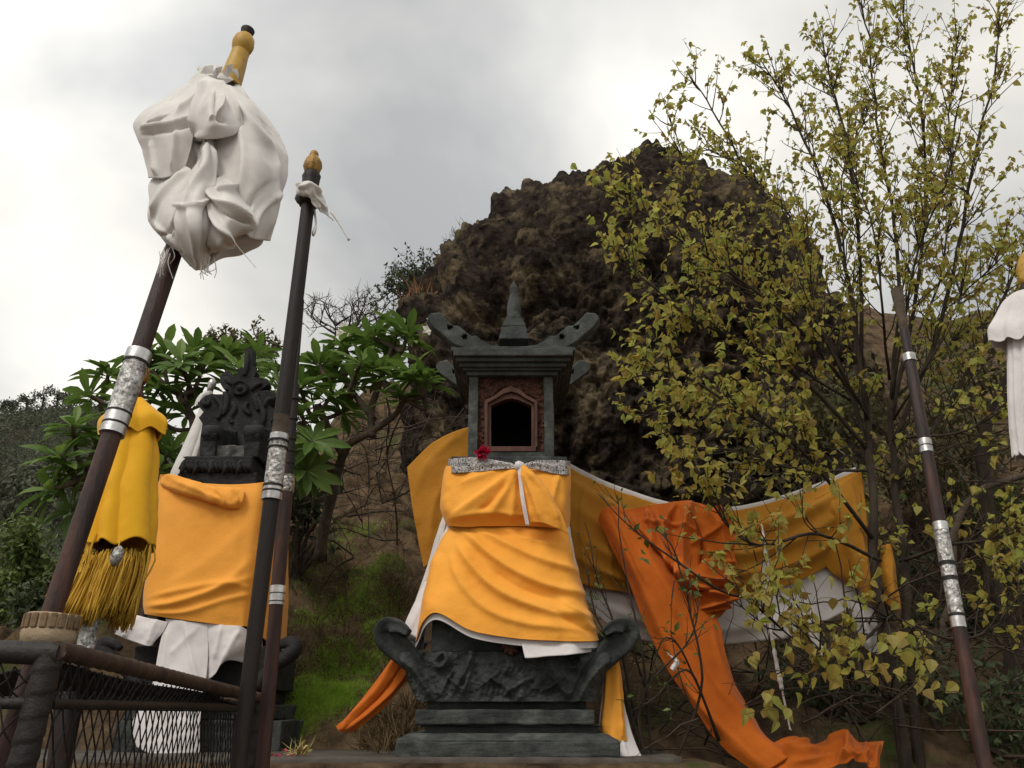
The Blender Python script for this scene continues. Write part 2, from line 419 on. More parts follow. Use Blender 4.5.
def sheet_grid(ctrl, nu=70, nv=70, folds=(), wr=(0.004, 9.0), seed=1, aniso=(1, 1, 1), hem=0.0):
    c = np.asarray(ctrl, float)
    g = cat(c, nv)
    g = np.swapaxes(cat(np.swapaxes(g, 0, 1), nu), 0, 1)
    PX, PY, D = g[..., 0], g[..., 1], g[..., 2]
    P = at_arr(PX, PY, D)
    n = normals(P)
    mid = n[nv // 2, nu // 2]
    if np.dot(np.array((0, 0, H)) - P[nv // 2, nu // 2], mid) < 0: n = -n
    d = fold_disp(PX, PY, folds)
    if wr[0]: d = d + wr[0] * fbm(P * np.array(aniso), wr[1], seed, 3)
    if hem:
        v = np.linspace(0, 1, nv)[:, None]
        d = d + hem * np.exp(-((1 - v) * nv / 1.2) ** 2)
    return P + n * d[..., None], PX, PY
def sheet(name, ctrl, m, parent=None, solid=0.003, **k):
    P, _, _ = sheet_grid(ctrl, **k)
    return obj(name, MB().grid(P), m, parent, smooth=True, solid=solid, base=None if parent is not None else P.reshape(-1, 3)[P[..., 2].argmin()])

# --- leaves
def leaf_template(st, droop=0.15, fold=0.25):
    """st = [(t, halfwidth)] with length 1 along +Y, normal +Z"""
    V, Fc = [], []
    for t, w in st:
        z = -droop * t * t
        V.append((0, t, z)); V.append((-w, t, z + w * fold)); V.append((w, t, z + w * fold))
    for i in range(len(st) - 1):
        a, b = i * 3, (i + 1) * 3
        Fc.append((a, b, b + 1, a + 1)); Fc.append((a, a + 2, b + 2, b))
    return np.array(V), Fc
LEAF_HEART = leaf_template([(0, 0.02), (0.12, 0.30), (0.38, 0.44), (0.68, 0.27), (1.0, 0.01)], 0.22, 0.3)
LEAF_CURL = leaf_template([(0, 0.02), (0.15, 0.22), (0.42, 0.31), (0.72, 0.20), (1.0, 0.01)], 0.55, 0.75)
LEAF_LANCE = leaf_template([(0, 0.015), (0.22, 0.09), (0.55, 0.155), (0.8, 0.125), (1.0, 0.008)], 0.30, 0.35)
LEAF_OVAL = leaf_template([(0, 0.03), (0.45, 0.26), (1.0, 0.02)], 0.15, 0.3)
BLADE = leaf_template([(0, 0.03), (0.5, 0.022), (1.0, 0.002)], 0.35, 0.2)
def add_leaves(mb, pos, dirs, ups, sizes, tmpl):
    pos = np.asarray(pos, float); dirs = np.asarray(dirs, float); ups = np.asarray(ups, float); sizes = np.asarray(sizes, float)
    y = dirs / (np.linalg.norm(dirs, axis=1, keepdims=True) + 1e-9)
    x = np.cross(y, ups); x /= np.linalg.norm(x, axis=1, keepdims=True) + 1e-9
    z = np.cross(x, y)
    T, Fc = tmpl
    V = pos[:, None, :] + sizes[:, None, None] * (T[None, :, 0:1] * x[:, None] + T[None, :, 1:2] * y[:, None] + T[None, :, 2:3] * z[:, None])
    o = len(mb.v); k = len(T)
    mb.v.extend(map(tuple, V.reshape(-1, 3).tolist()))
    for i in range(len(pos)):
        b = o + i * k
        mb.f.extend([tuple(j + b for j in f) for f in Fc])
def rand_unit(n, rng=RNG):
    v = rng.normal(size=(n, 3)); return v / np.linalg.norm(v, axis=1, keepdims=True)

# ------------------------------------------------------------------ terrain
def smooth(a, b, x):
    t = np.clip((x - a) / (b - a), 0, 1); return t * t * (3 - 2 * t)
def terrain_h(x, y):
    x = np.asarray(x, float); y = np.asarray(y, float)
    s = 0.20 + 0.42 * smooth(-4.6, -2.3, x) + 0.13 * smooth(2.2, 5.0, x)
    base = 1.30 * smooth(3.2, 4.1, y)
    up = s * np.clip(y - 5.0, 0, 9.5) + 0.06 * np.clip(y - 14.5, 0, 60)
    P = np.stack((x, y, 0 * x), -1)
    rough = 0.22 * fbm(P, 0.9, 3, 5) * smooth(4.6, 6.2, y) + 0.06 * fbm(P, 4.0, 9, 3) * smooth(4.5, 5.5, y) * smooth(-6, -3, x)
    rough = rough + (0.035 * fbm(P, 9.0, 13, 2) + 0.10 * np.clip(fbm(P, 2.3, 15, 3), -.5, .5)) * smooth(4.8, 5.6, y)
    base = base - 0.13 * smooth(0.85, 1.25, x) * (1 - smooth(4.8, 5.8, y))
    return base + up + rough
def hit(px, py, d0=4.3, d1=40):
    for D in np.arange(d0, d1, 0.03):
        p = at(px, py, D)
        if p[2] <= float(terrain_h(p[0], p[1])): return np.array((p[0], p[1], float(terrain_h(p[0], p[1]))))
    return at(px, py, d1)

xs = np.concatenate((np.linspace(-30, -6, 40), np.linspace(-5.9, 6, 330), np.linspace(6.1, 30, 40)))
ys = np.concatenate((np.linspace(2.9, 9, 230), np.linspace(9.1, 40, 90)))
X, Y = np.meshgrid(xs, ys)
Z = terrain_h(X, Y)
tag(obj('hillside', MB().grid(np.stack((X, Y, Z), -1)), M['soil'], smooth=True), kind='structure')
tag(obj('ground', MB().add([(-900, -900, 0), (900, -900, 0), (900, 900, 0), (-900, 900, 0)], [(0, 1, 2, 3)]), M['groundm']), kind='structure')

# far scrub hill on the left
hx = np.linspace(-150, 10, 260); hy = np.linspace(45, 180, 150)
X, Y = np.meshgrid(hx, hy)
def far_h(X, Y):
    P = np.stack((X, Y, 0 * X), -1)
    crest = 1 - np.abs(Y - 105) / 62
    prof = 25.5 * np.exp(-((X + 57) / 24.0) ** 2) + 23.5 * np.exp(-((X + 92) / 24.0) ** 2) + 16 * np.exp(-((X + 25) / 30.0) ** 2)
    return np.maximum(0, prof * np.clip(crest, 0, 1) ** 0.8 * 1.2 + 1.2 * fbm(P, 0.06, 4, 4) + 0.5 * fbm(P, 0.5, 8, 2)) - 0.5
tag(obj('hill', MB().grid(np.stack((X, Y, far_h(X, Y)), -1)), M['hillm'], smooth=True), kind='structure')

# concrete ledge the two shrines stand on
LZ = at(510, 757.5, 4.08)[2]
b = MB()
lx0, lx1 = -4.5, at(682, 757, 4.08)[0]
nx = 160
gx = np.linspace(lx0, lx1, nx)
prof = [(4.14, 0.0), (4.10, 0.4), (4.085, LZ - 0.06), (4.08, LZ - 0.012), (4.095, LZ), (4.4, LZ), (5.6, LZ), (5.62, LZ - 0.6)]
G = np.zeros((len(prof), nx, 3))
for i, (yy, zz) in enumerate(prof):
    G[i, :, 0] = gx; G[i, :, 1] = yy; G[i, :, 2] = zz
G[..., 2] += 0.006 * fbm(G, 5, 2, 3); G[..., 1] += 0.008 * fbm(G, 7, 5, 3)
b.grid(G[:, ::-1])
b.f.append(tuple(range(0, 0)) or (0, nx, 2 * nx)) if False else None
ledge = obj('stone_ledge', b, M['ledge'], smooth=True, base=(0, 4.1, 0))
tag(ledge, 'low rough grey concrete ledge running under both shrines along the bottom', 'ledge')

# ------------------------------------------------------------------ lava crag
out = [(360, 800), (394, 640), (405, 560), (410, 480), (415, 400), (414, 345), (404, 315), (424, 298), (440, 278), (450, 255), (464, 232), (477, 218), (496, 209), (517, 198), (538, 190), (563, 184),
       (588, 175), (613, 167), (636, 160), (652, 156), (672, 163), (696, 169), (722, 178), (752, 192), (784, 220), (814, 258), (836, 310), (862, 370), (884, 440), (900, 540), (920, 660), (950, 800)]
NA, NR = 760, 280
o2 = cat(np.array(out, float), NA)
cen = np.array((640, 560.0))
r = np.linspace(0.0, 1.0, NR)[:, None] ** 0.8
PX = cen[0] + (o2[:, 0][None] - cen[0]) * r; PY = cen[1] + (o2[:, 1][None] - cen[1]) * r
bul = np.sqrt(np.clip(1 - r ** 2.2, 0, 1))
D = 9.6 - 2.2 * bul + 0 * PX
P = at_arr(PX, PY, D)
n = face_cam(P, normals(P))
rim = at_arr(PX[-1:], PY[-1:], D[-1:])
n[-1] = n[-2]
big = fbm(P, 0.55, 21, 3) * 0.30
knob = lambda d: np.clip(1 - (d / 0.72) ** 2, -0.3, 1)
lump = 0.55 * (knob(voro(P + 0.25 * np.stack([fbm(P, 1.2, 50 + k, 2) for k in range(3)], -1), 1.5, 5)) - 0.45) * 0.5
lump2 = (knob(voro(P + 0.08 * np.stack([fbm(P, 4.0, 60 + k, 2) for k in range(3)], -1), 4.6, 9)) - 0.45) * 0.10
fine = fbm(P, 9.0, 31, 4) * 0.045 + knob(voro(P + 0.03 * np.stack([fbm(P, 12.0, 70 + k, 2) for k in range(3)], -1), 10.0, 12)) * 0.042 + knob(voro(P, 21.0, 14)) * 0.014
disp = big + lump + lump2 + fine + 0.07
radial = P - at_arr(np.array(cen[0]), np.array(cen[1]), np.array(9.6))
radial /= np.linalg.norm(radial, axis=-1, keepdims=True) + 1e-9
w = np.clip((r - 0.72) / 0.28, 0, 1)[..., None]
nn = n * (1 - w) + radial * w
nn /= np.linalg.norm(nn, axis=-1, keepdims=True) + 1e-9
P2 = P + nn * disp[..., None]
# its far side, so that it is a solid crag
rb = np.linspace(1.0, 0.0, 40)[1:, None]
PXb = cen[0] + (o2[:, 0][None] - cen[0]) * rb; PYb = cen[1] + (o2[:, 1][None] - cen[1]) * rb
edge = P2[-1][None]
cb = at(cen[0], cen[1], 9.6)
Pb = cb + (edge - cb) * rb[..., None] + np.array((0, 1.0, 0)) * (2.6 * np.sqrt(np.clip(1 - rb ** 2, 0, 1)))[..., None]
Pb = Pb + 0.12 * fbm(Pb, 2.0, 41, 3)[..., None] * np.array((0, 1.0, 0.0))
crag = obj('rock_outcrop', MB().grid(np.concatenate((P2, Pb))), M['rock'], smooth=True, base=(cb[0], 9.6, 3.0))
tag(crag, 'huge knobbly dark brown lava crag rising behind the stone shrine', 'rock')

# ------------------------------------------------------------------ the stone shrine in the middle
def pxbox(mb, pxl, pxr, pyt, pyb, Yf, depth):
    A, B = at(pxl, pyb, Yf), at(pxr, pyb, Yf); T = at((pxl + pxr) / 2, pyt, Yf)
    zb = A[2]
    x0, x1 = A[0], B[0]
    mb.box(x0, x1, Yf, Yf + depth, zb, T[2])
    return x0, x1, zb, T[2]
YC = 4.64
shrine = thing('stone_shrine', (at(508, 750, YC)[0], YC, LZ), 'carved grey stone shrine with open dark niche and upturned roof horns, wrapped in gold cloth', 'shrine', None)
# stepped base
b = MB()
A = at(395, 757, 4.12); B = at(620, 757, 4.12)
zs = [LZ - 0.004, at(508, 741, 4.12)[2], at(508, 733.5, 4.17)[2]]
x0, x1 = A[0], B[0]
b.box(x0, x1, 4.12, 4.12 + (x1 - x0), zs[0], zs[1])
G = MB()
tx0, tx1 = at(407, 734, 4.18)[0], at(606, 734, 4.18)[0]
b.frustum((x0, x1, 4.12, 4.12 + (x1 - x0), zs[1]), (tx0, tx1, 4.18, 4.12 + (x1 - x0) - 0.06, zs[2]))
obj('base_slab', b, M['stone2'], shrine, bevel=0.008, chip=1.0)
b = MB(); pxbox(b, 424, 599, 724.5, 734.5, 4.235, 0.81); pxbox(b, 421, 601, 724.7, 727.0, 4.225, 0.83)
obj('plinth_recess', b, M['stone'], shrine, bevel=0.008, chip=1.0)
b = MB(); pxbox(b, 415, 595, 709.5, 724.8, 4.195, 0.88)
obj('plinth', b, M['stone2'], shrine, bevel=0.008, chip=1.0)
b = MB(); pxbox(b, 426, 586, 700, 710, 4.25, 0.78)
obj('neck_recess', b, M['stone'], shrine, bevel=0.008, chip=1.0)
# carved body: relief front on a solid block
ctrl = []
for py in (652, 668, 684, 701.5):
    k = (701 - py) / 47.0
    row = []
    for px, dd in ((416, .10), (422, 0), (450, 0), (480, -0.012), (508, -0.018), (536, -0.012), (564, 0), (590, 0), (596, .10)):
        cx = 506 + (px - 506) * (1 + 0.19 * k)
        row.append((cx, py, 4.205 + dd + 0.02 * k))
    ctrl.append(row)
rel = [([(434, 660), (444, 654), (448, 662), (440, 668), (433, 664)], 0.035, 4, 4), ([(566, 661), (576, 655), (581, 662), (572, 669), (565, 664)], 0.035, 4, 4),
       ([(462, 645), (472, 655), (466, 672), (450, 698)], 0.028, 3, 6), ([(474, 652), (470, 676), (462, 698)], 0.02, 2.5, 4), ([(455, 668), (446, 684), (440, 698)], 0.018, 2.5, 4),
       ([(544, 668), (556, 684), (570, 698)], 0.026, 5, 3), ([(536, 676), (520, 684), (502, 697)], 0.016, 3, 3), ([(486, 676), (500, 684), (514, 696)], 0.014, 3, 3),
       ([(504, 652), (509, 664), (504, 676)], 0.02, 4, 4), ([(524, 660), (536, 668), (548, 666)], 0.014, 3, 3), ([(476, 690), (490, 680), (500, 672)], 0.012, 2.5, 2.5),
       ([(586, 660), (576, 684), (568, 698)], 0.02, 3, 3), ([(424, 664), (434, 684), (440, 698)], 0.02, 3, 3)]
rel = [(a, b_ * 1.25, c_, d_) for a, b_, c_, d_ in rel]
for sx in (0, 1):
    mx_ = lambda pts: [((1012 - x) if sx else x, y) for x, y in pts]
    rel.append((mx_([(402, 652), (414, 668), (424, 684), (434, 703)]), 0.055, 4.5, 4.5)); rel.append((mx_([(412, 650), (424, 666), (434, 682), (442, 702)]), -0.025, 3, 3))
for k in range(7):
    rel.append(([(470 + k * 5.5, 680 + (k % 2) * 3), (476 + k * 5.5, 686), (474 + k * 5.5, 696)], 0.010, 1.6, 1.6))
for k in range(5):
    rel.append(([(446 + k * 3, 676 + k * 3), (452 + k * 3, 682 + k * 2), (452 + k * 3, 694)], 0.012, 1.5, 1.5)); rel.append(([(568 - k * 4, 676 + k * 3), (560 - k * 4, 682 + k * 2), (556 - k * 4, 694)], 0.012, 1.5, 1.5))
    rel.append(([(498 + k * 6, 658), (501 + k * 6, 666), (498 + k * 6, 674)], 0.009, 1.6, 1.6))
P, _, _ = sheet_grid(ctrl, 240, 110, rel, (0.010, 26), 3)
b = MB().grid(P)
xl, xr = at(421, 701, 4.25)[0], at(591, 701, 4.25)[0]
b.box(xl, xr, 4.24, 5.02, P[-1, 90, 2] + 0.002, P[0, 90, 2] + 0.004)
obj('carved_body', b, M['stone'], shrine, autosm=None, smooth=False)
# four curled corner horns
def horn_mb(mirror):
    """curled bracket seen in profile: from the foot of the body out to a rolled bulb"""
    cl = [(440, 699), (433, 690), (425, 678), (414, 664), (402, 651), (392, 642), (387, 634), (391, 628), (402, 629), (411, 635)]
    rr = [6.5, 7, 8.5, 10.5, 12.5, 13, 11.5, 9, 6.5, 4]
    P = []; R = []
    for (px, py), q in zip(cl, rr):
        if mirror: px = 1012.5 - px
        p = at(px, py, 4.30); P.append(p); R.append(m_px(p, q))
    Pn = cat(np.array(P), 44); Rn = cat(np.array(R)[:, None], 44)[:, 0]
    Pn[:, 1] -= 0.10 * np.linspace(0, 1, 44) ** 1.5 * np.where(np.linspace(0, 1, 44) < 0.7, 1, 1)
    b = MB()
    # rounded box section, wider in depth
    V = []; n = 14; th = np.arange(n) * 2 * math.pi / n
    T = np.gradient(Pn, axis=0); T /= np.linalg.norm(T, axis=1, keepdims=True)
    for i in range(44):
        w = np.array((0, 1.0, 0)); u = np.cross(w, T[i]); u /= np.linalg.norm(u)
        c, s = np.cos(th), np.sin(th)
        c = np.sign(c) * np.abs(c) ** 0.6; s = np.sign(s) * np.abs(s) ** 0.6
        groove = 1 - 0.42 * np.exp(-((th - 1.5 * math.pi) / 0.55) ** 2)
        V.extend(Pn[i] + np.outer(c * Rn[i], u) + np.outer(s * (0.055 + 0.6 * Rn[i]) * groove, w))
    Fc = [(i * n + j, i * n + (j + 1) % n, (i + 1) * n + (j + 1) % n, (i + 1) * n + j) for i in range(43) for j in range(n)]
    Fc += [tuple(range(n - 1, -1, -1)), tuple(range(43 * n, 44 * n))]
    return b.add(V, Fc)
for mir in (False, True):
    hb = horn_mb(mir)
    o = obj('corner_horn', hb, M['stone'], shrine, smooth=True)
    bk = MB(); bk.v = [(x, 9.24 - y, z) for x, y, z in hb.v]; bk.f = [tuple(reversed(f)) for f in hb.f]
    obj('corner_horn', bk, M['stone'], shrine, smooth=True)
# rosette in the middle of the body
b = MB()
c0 = at(510.5, 646, 4.2)
for k in range(8):
    a = k * math.pi / 4
    b.tube([c0 + np.array((0, -0.01, 0)), c0 + np.array((0.032 * math.cos(a), -0.02, 0.032 * math.sin(a))), c0 + np.array((0.05 * math.cos(a + .3), 0.0, 0.05 * math.sin(a + .3)))], [0.014, 0.012, 0.004], 6)
obj('rosette', b, M['plainwood'], shrine, smooth=True)
# shaft
b = MB(); x0, x1, z0, z1 = pxbox(b, 458, 561, 474, 653, 4.36, 0.56)
obj('shaft', b, M['stone'], shrine, bevel=0.01)
b = MB(); pxbox(b, 431, 583, 612, 653, 4.235, 0.80); obj('shaft_foot', b, M['stone'], shrine, bevel=0.01)
b = MB(); pxbox(b, 450, 568, 456, 475, 4.325, 0.63)
obj('capital', b, M['stone'], shrine, bevel=0.008, chip=0.5)
# cabinet
YF = 4.385
zb, zt = at(511, 457, YF)[2], at(511, 374, YF)[2]
xa, xb = at(467.5, 457, YF)[0], at(554.5, 457, YF)[0]
xm0, xm1 = at(477.5, 440, YF)[0], at(544.5, 440, YF)[0]
for a_, b_ in ((xa, xm0), (xm1, xb)):
    b = MB(); b.box(a_, b_, YF, YF + 0.06, zb, zt); obj('pilaster', b, M['stone2'], shrine, bevel=0.004, chip=0.5)
b = MB(); dpt = 0.45
b.box(xa + .004, xa + .03, YF + .062, YF + dpt, zb, zt); b.box(xb - .03, xb - .004, YF + .062, YF + dpt, zb, zt)
b.box(xa + .031, xb - .031, YF + dpt - .03, YF + dpt, zb, zt); b.box(xa + .031, xb - .031, YF + .05, YF + dpt - .031, zb, zb + .02)
obj('cabinet_wall', b, M['stone'], shrine)
b = MB()
b.box(xm0, xm0 + .012, YF + .05, YF + dpt - .035, zb + .022, zt); b.box(xm1 - .012, xm1, YF + .05, YF + dpt - .035, zb + .022, zt)
b.box(xm0 + .013, xm1 - .013, YF + dpt - .046, YF + dpt - .033, zb + .022, zt); b.box(xm0 + .013, xm1 - .013, YF + .055, YF + dpt - .05, zb + .021, zb + .03)
obj('niche_lining', b, M['nichedark'], shrine)
# carved wooden front: jambs, arched header, sill, inner frame
def X_(px, py=420): return at(px, py, YF)[0]
def Z_(py): return at(511, py, YF)[2]
front = MB()
zh = Z_(375.5)
arch_o = [(487, 416), (487, 402), (496, 397), (503, 391), (511, 388.5), (519, 391), (526, 397), (535, 402), (535, 416)]
def relief_panel(pxl, pxr, pyt, pyb, y, nu, nv, folds, amp, sc, seed, cut=None):
    PX, PY = np.meshgrid(np.linspace(pxl, pxr, nu), np.linspace(pyt, pyb, nv))
    P = at_arr(PX, PY, np.full(PX.shape, y)); 
    d = fold_disp(PX, PY, folds) + amp * np.maximum(0, 0.5 - voro(P * np.array((1, 0, 1.0)), sc, seed)) * 2
    P[..., 1] -= d
    mb = MB().grid(P)
    if cut is not None:
        keep = []
        pv = np.stack((PX, PY), -1).reshape(-1, 2)
        for f in mb.f:
            c = pv[list(f)].mean(0)
            if not cut(c[0], c[1]): keep.append(f)
        mb.f = keep
    return mb
axp = [p[0] for p in arch_o]; ayp = [p[1] for p in arch_o]
def in_arch(px, py): return 487 < px < 535 and py > np.interp(px, axp, ayp)
scroll = []
for sgn in (-1, 1):
    c = 511
    for (ux, uy) in ((10, 382), (20, 381), (28, 385)):
        scroll.append(([(c + sgn * (ux - 4), uy + 2), (c + sgn * ux, uy - 3), (c + sgn * (ux + 4), uy), (c + sgn * (ux + 1), uy + 3), (c + sgn * (ux - 1), uy)], 0.010, 1.0, 1.0))
    scroll.append(([(c, 386), (c + sgn * 10, 388), (c + sgn * 18, 395), (c + sgn * 26, 398)], 0.012, 1.3, 1.3))
header = relief_panel(477.5, 544.5, 375.5, 452, YF + 0.026, 190, 220, scroll, 0.013, 46, 3, in_arch)
obj('carved_door_front', header, M['carvedwood'], shrine)
def ring_prism(outer, inner, y0, y1):
    """frame between two matching outlines in px"""
    o = [(X_(*p), at(p[0], p[1], YF)[2]) for p in outer]; i_ = [(X_(*p), at(p[0], p[1], YF)[2]) for p in inner]
    n = len(o); mb = MB()
    V = [(x, y0, z) for x, z in o] + [(x, y0, z) for x, z in i_] + [(x, y1, z) for x, z in o] + [(x, y1, z) for x, z in i_]
    Fc = []
    for k in range(n - 1):
        Fc += [(k, k + 1, n + k + 1, n + k), (k, 2 * n + k, 2 * n + k + 1, k + 1), (n + k, n + k + 1, 3 * n + k + 1, 3 * n + k), (2 * n + k, 3 * n + k, 3 * n + k + 1, 2 * n + k + 1)]
    return mb.add(V, Fc)
oo = [(484.5, 447), (484.5, 401), (495, 395.5), (503, 389), (511, 386), (519, 389), (527, 395.5), (537.5, 401), (537.5, 447)]
ii = [(491, 447), (491, 405), (498, 401.5), (504, 398.8), (511, 397.5), (518, 398.8), (524, 401.5), (531.5, 405), (531.5, 447)]
mm = [(487.8, 447), (487.8, 403), (496.5, 398.5), (503.5, 394), (511, 391.8), (518.5, 394), (525.5, 398.5), (534.5, 403), (534.5, 447)]
fr = ring_prism(oo, mm, YF - 0.004, YF + 0.06); obj('niche_frame', fr, M['plainwood'], shrine, bevel=0.003)
fr = ring_prism(mm, ii, YF + 0.014, YF + 0.07); obj('inner_frame', fr, M['plainwood'], shrine, bevel=0.002)
b = MB(); b.box(X_(486, 447), X_(536, 447), YF - 0.01, YF + 0.07, Z_(452), Z_(446.8)); obj('niche_sill', b, M['plainwood'], shrine, bevel=0.003)
b = MB(); b.box(X_(475, 457), X_(546, 457), YF - 0.006, YF + 0.05, Z_(458), Z_(452.3)); obj('wooden_threshold', b, M['stone'], shrine, bevel=0.003)
# cornice steps and roof
b = MB()
z_ = lambda py, Y: at(511, py, Y)[2]
def band(pxl, pxr, pyt, pyb, Yf):
    x0, x1 = at(pxl, pyb, Yf)[0], at(pxr, pyb, Yf)[0]
    b.box(x0, x1, Yf, YC * 2 - Yf, z_(pyb, Yf), z_(pyt, Yf))
band(466, 558, 368.8, 375.2, 4.365); band(462, 562, 364, 370, 4.345); band(459, 567, 359, 366.5, 4.325); band(455.5, 570.5, 353, 361, 4.30); band(453, 573, 347.5, 355.5, 4.275)
obj('cornice', b, M['stone2'], shrine, bevel=0.006, chip=0.5)
b = MB()
zr = z_(348, 4.275)
x0, x1 = at(452, 348, 4.275)[0], at(574.5, 348, 4.275)[0]; ex = (x1 - x0) / 2; cx = (x0 + x1) / 2
b.box(x0 - .008, x1 + .008, YC - ex - .01, YC + ex + .01, zr - 0.006, zr + 0.022)
b.frustum((x0, x1, YC - ex, YC + ex, zr + 0.022), (cx - .13, cx + .13, YC - .13, YC + .13, zr + 0.05))
roof = obj('roof', b, M['stone2'], shrine, bevel=0.006, chip=0.5)
# four roof horns: pierced scrolls sweeping up at the corners
def roof_horn(s, front):
    # profile in (distance along the diagonal, height), pierced with two holes: built as two rails joined by webs
    up = [(.05, .004), (.13, .022), (.19, .055), (.235, .066), (.29, .105), (.335, .118), (.39, .166), (.43, .186), (.458, .182), (.474, .165)]
    lo = [(.05, -.02), (.12, -.018), (.18, -.015), (.24, -.013), (.29, -.012), (.33, .002), (.37, .032), (.412, .066), (.45, .100), (.476, .143)]
    n = 40
    U, L_ = cat(np.array(up), n), cat(np.array(lo), n)
    U[:, 1] += 0.012 * np.maximum(0, np.sin(np.linspace(0, 9 * math.pi, n))) * (np.linspace(0, 1, n) < 0.8)
    mb = MB()
    d = np.array((s * 0.975, -0.22 if front else 0.22)); d /= np.linalg.norm(d)
    side = np.array((-d[1], d[0]))
    c = np.array((cx, YC - ex * .74 if front else YC + ex * .74)); k = 1.02
    holes = [(0.275, 0.058), (0.358, 0.104)]
    def pt(q, w): return (c[0] + d[0] * q[0] * k + side[0] * w, c[1] + d[1] * q[0] * k + side[1] * w, zr + 0.022 + q[1])
    m = 14
    G = [[(U[i] * (1 - j / (m - 1)) + L_[i] * j / (m - 1)) for j in range(m)] for i in range(n)]
    def in_hole(i, j):
        q = (G[i][j] + G[i + 1][j + 1]) / 2
        return any(math.hypot(q[0] - hx_, (q[1] - hz_)) < 0.017 for hx_, hz_ in holes)
    hole = [[in_hole(i, j) for j in range(m - 1)] for i in range(n - 1)]
    th = 0.034
    for w in (-1, 1):
        o = len(mb.v)
        for i in range(n):
            for j in range(m):
                edge = min(j, m - 1 - j)
                mb.v.append(pt(G[i][j], w * th * (0.72 if edge == 0 else 1.0)))
        for i in range(n - 1):
            for j in range(m - 1):
                if not hole[i][j]:
                    f = (o + i * m + j, o + (i + 1) * m + j, o + (i + 1) * m + j + 1, o + i * m + j + 1)
                    mb.f.append(f if w > 0 else f[::-1])
    N0 = n * m
    def wall(a, b_): mb.f.append((a, b_, b_ + N0, a + N0))
    for i in range(n - 1):
        wall(i * m, (i + 1) * m); wall((i + 1) * m + m - 1, i * m + m - 1)
        for j in range(m - 1):
            if hole[i][j]:
                if i and not hole[i - 1][j]: wall(i * m + j, i * m + j + 1)
                if i < n - 2 and not hole[i + 1][j]: wall((i + 1) * m + j, (i + 1) * m + j + 1)
                if j and not hole[i][j - 1]: wall(i * m + j, (i + 1) * m + j)
                if j < m - 2 and not hole[i][j + 1]: wall(i * m + j + 1, (i + 1) * m + j + 1)
    for j in range(m - 1): wall((n - 1) * m + j, (n - 1) * m + j + 1); wall(j, j + 1)
    return mb
for s in (-1, 1):
    for fr_ in (True, False):
        obj('roof_horn', roof_horn(s, fr_), M['stone2'], shrine)
# finial on the roof
b = MB()
zf = zr + 0.12
s_ = m_px(at(514, 320, YC))
def fz(py): return at(514, py, YC)[2]
fx = at(513.8, 320, YC)[0]
b.frustum((fx - 15 * s_, fx + 15 * s_, YC - 15 * s_, YC + 15 * s_, fz(345)), (fx - 12 * s_, fx + 12 * s_, YC - 12 * s_, YC + 12 * s_, fz(331)))
b.frustum((fx - 12 * s_, fx + 12 * s_, YC - 12 * s_, YC + 12 * s_, fz(331)), (fx - 8 * s_, fx + 8 * s_, YC - 8 * s_, YC + 8 * s_, fz(321)))
o1 = obj('finial_base', b, M['stone'], shrine, bevel=0.008, chip=0.5)
b = MB()
zz = fz(321)
b.lathe([(7.0 * s_, zz), (7.6 * s_, fz(317)), (6.4 * s_, fz(315.5)), (6.8 * s_, fz(313)), (7.0 * s_, fz(308)), (6.0 * s_, fz(302)), (4.4 * s_, fz(297)), (3.7 * s_, fz(293.5)), (4.4 * s_, fz(289.5)), (3.8 * s_, fz(287)), (1.6 * s_, fz(284)), (1.0 * s_, fz(282)), (0.3 * s_, fz(280.5))], (fx, YC, 0), n=20)
obj('finial', b, M['stone2'], shrine, smooth=True, autosm=50)

# ------------------------------------------------------------------ cloths on the shrine
skirt = [
 [(452, 528, 4.80), (449, 527, 4.40), (466, 525, 4.31), (492, 523, 4.30), (520, 524, 4.30), (545, 525, 4.31), (567, 528, 4.36), (568, 529, 4.80)],
 [(446, 552, 4.80), (437, 550, 4.36), (458, 548, 4.25), (488, 548, 4.22), (520, 550, 4.21), (550, 552, 4.22), (573, 556, 4.33), (573, 558, 4.80)],
 [(436, 590, 4.80), (426, 590, 4.32), (448, 584, 4.19), (484, 588, 4.16), (518, 594, 4.15), (554, 596, 4.16), (582, 598, 4.28), (583, 598, 4.80)],
 [(426, 624, 4.78), (418, 622, 4.32), (436, 604, 4.16), (474, 619, 4.125), (516, 628, 4.11), (560, 630, 4.11), (592, 630, 4.24), (592, 630, 4.80)],
 [(424, 642, 4.78), (415, 641, 4.33), (434, 613, 4.15), (472, 631, 4.115), (514, 638, 4.10), (560, 641, 4.10), (596, 641, 4.23), (594, 640, 4.80)]]
sk_folds = [([(462, 531), (480, 548), (510, 570), (550, 588), (592, 596)], 0.030, 8, 4), ([(470, 527), (505, 545), (545, 562), (580, 572)], 0.022, 6, 4),
            ([(455, 540), (474, 570), (505, 596), (550, 612), (596, 618)], 0.032, 10, 5), ([(448, 550), (462, 585), (490, 612), (530, 625), (590, 630)], 0.020, 9, 5),
            ([(500, 530), (530, 540), (565, 548)], 0.014, 5, 3), ([(560, 600), (580, 618), (597, 636)], 0.018, 5, 3), ([(440, 552), (434, 580), (424, 615)], 0.016, 8, 8),
            ([(540, 604), (572, 622), (597, 634)], -0.014, 4, 4), ([(486, 566), (520, 588), (560, 600)], -0.016, 5, 4), ([(452, 530), (500, 534), (560, 540)], -0.012, 4, 3)]
wrapt = thing('gold_cloth_wrap', at(508, 640, 4.4), 'gold cloth skirt and knotted sash wrapped round the body of the carved shrine', 'cloth')
sheet('skirt', skirt, M['gold'], wrapt, nu=150, nv=120, folds=sk_folds, wr=(0.006, 6), seed=4)
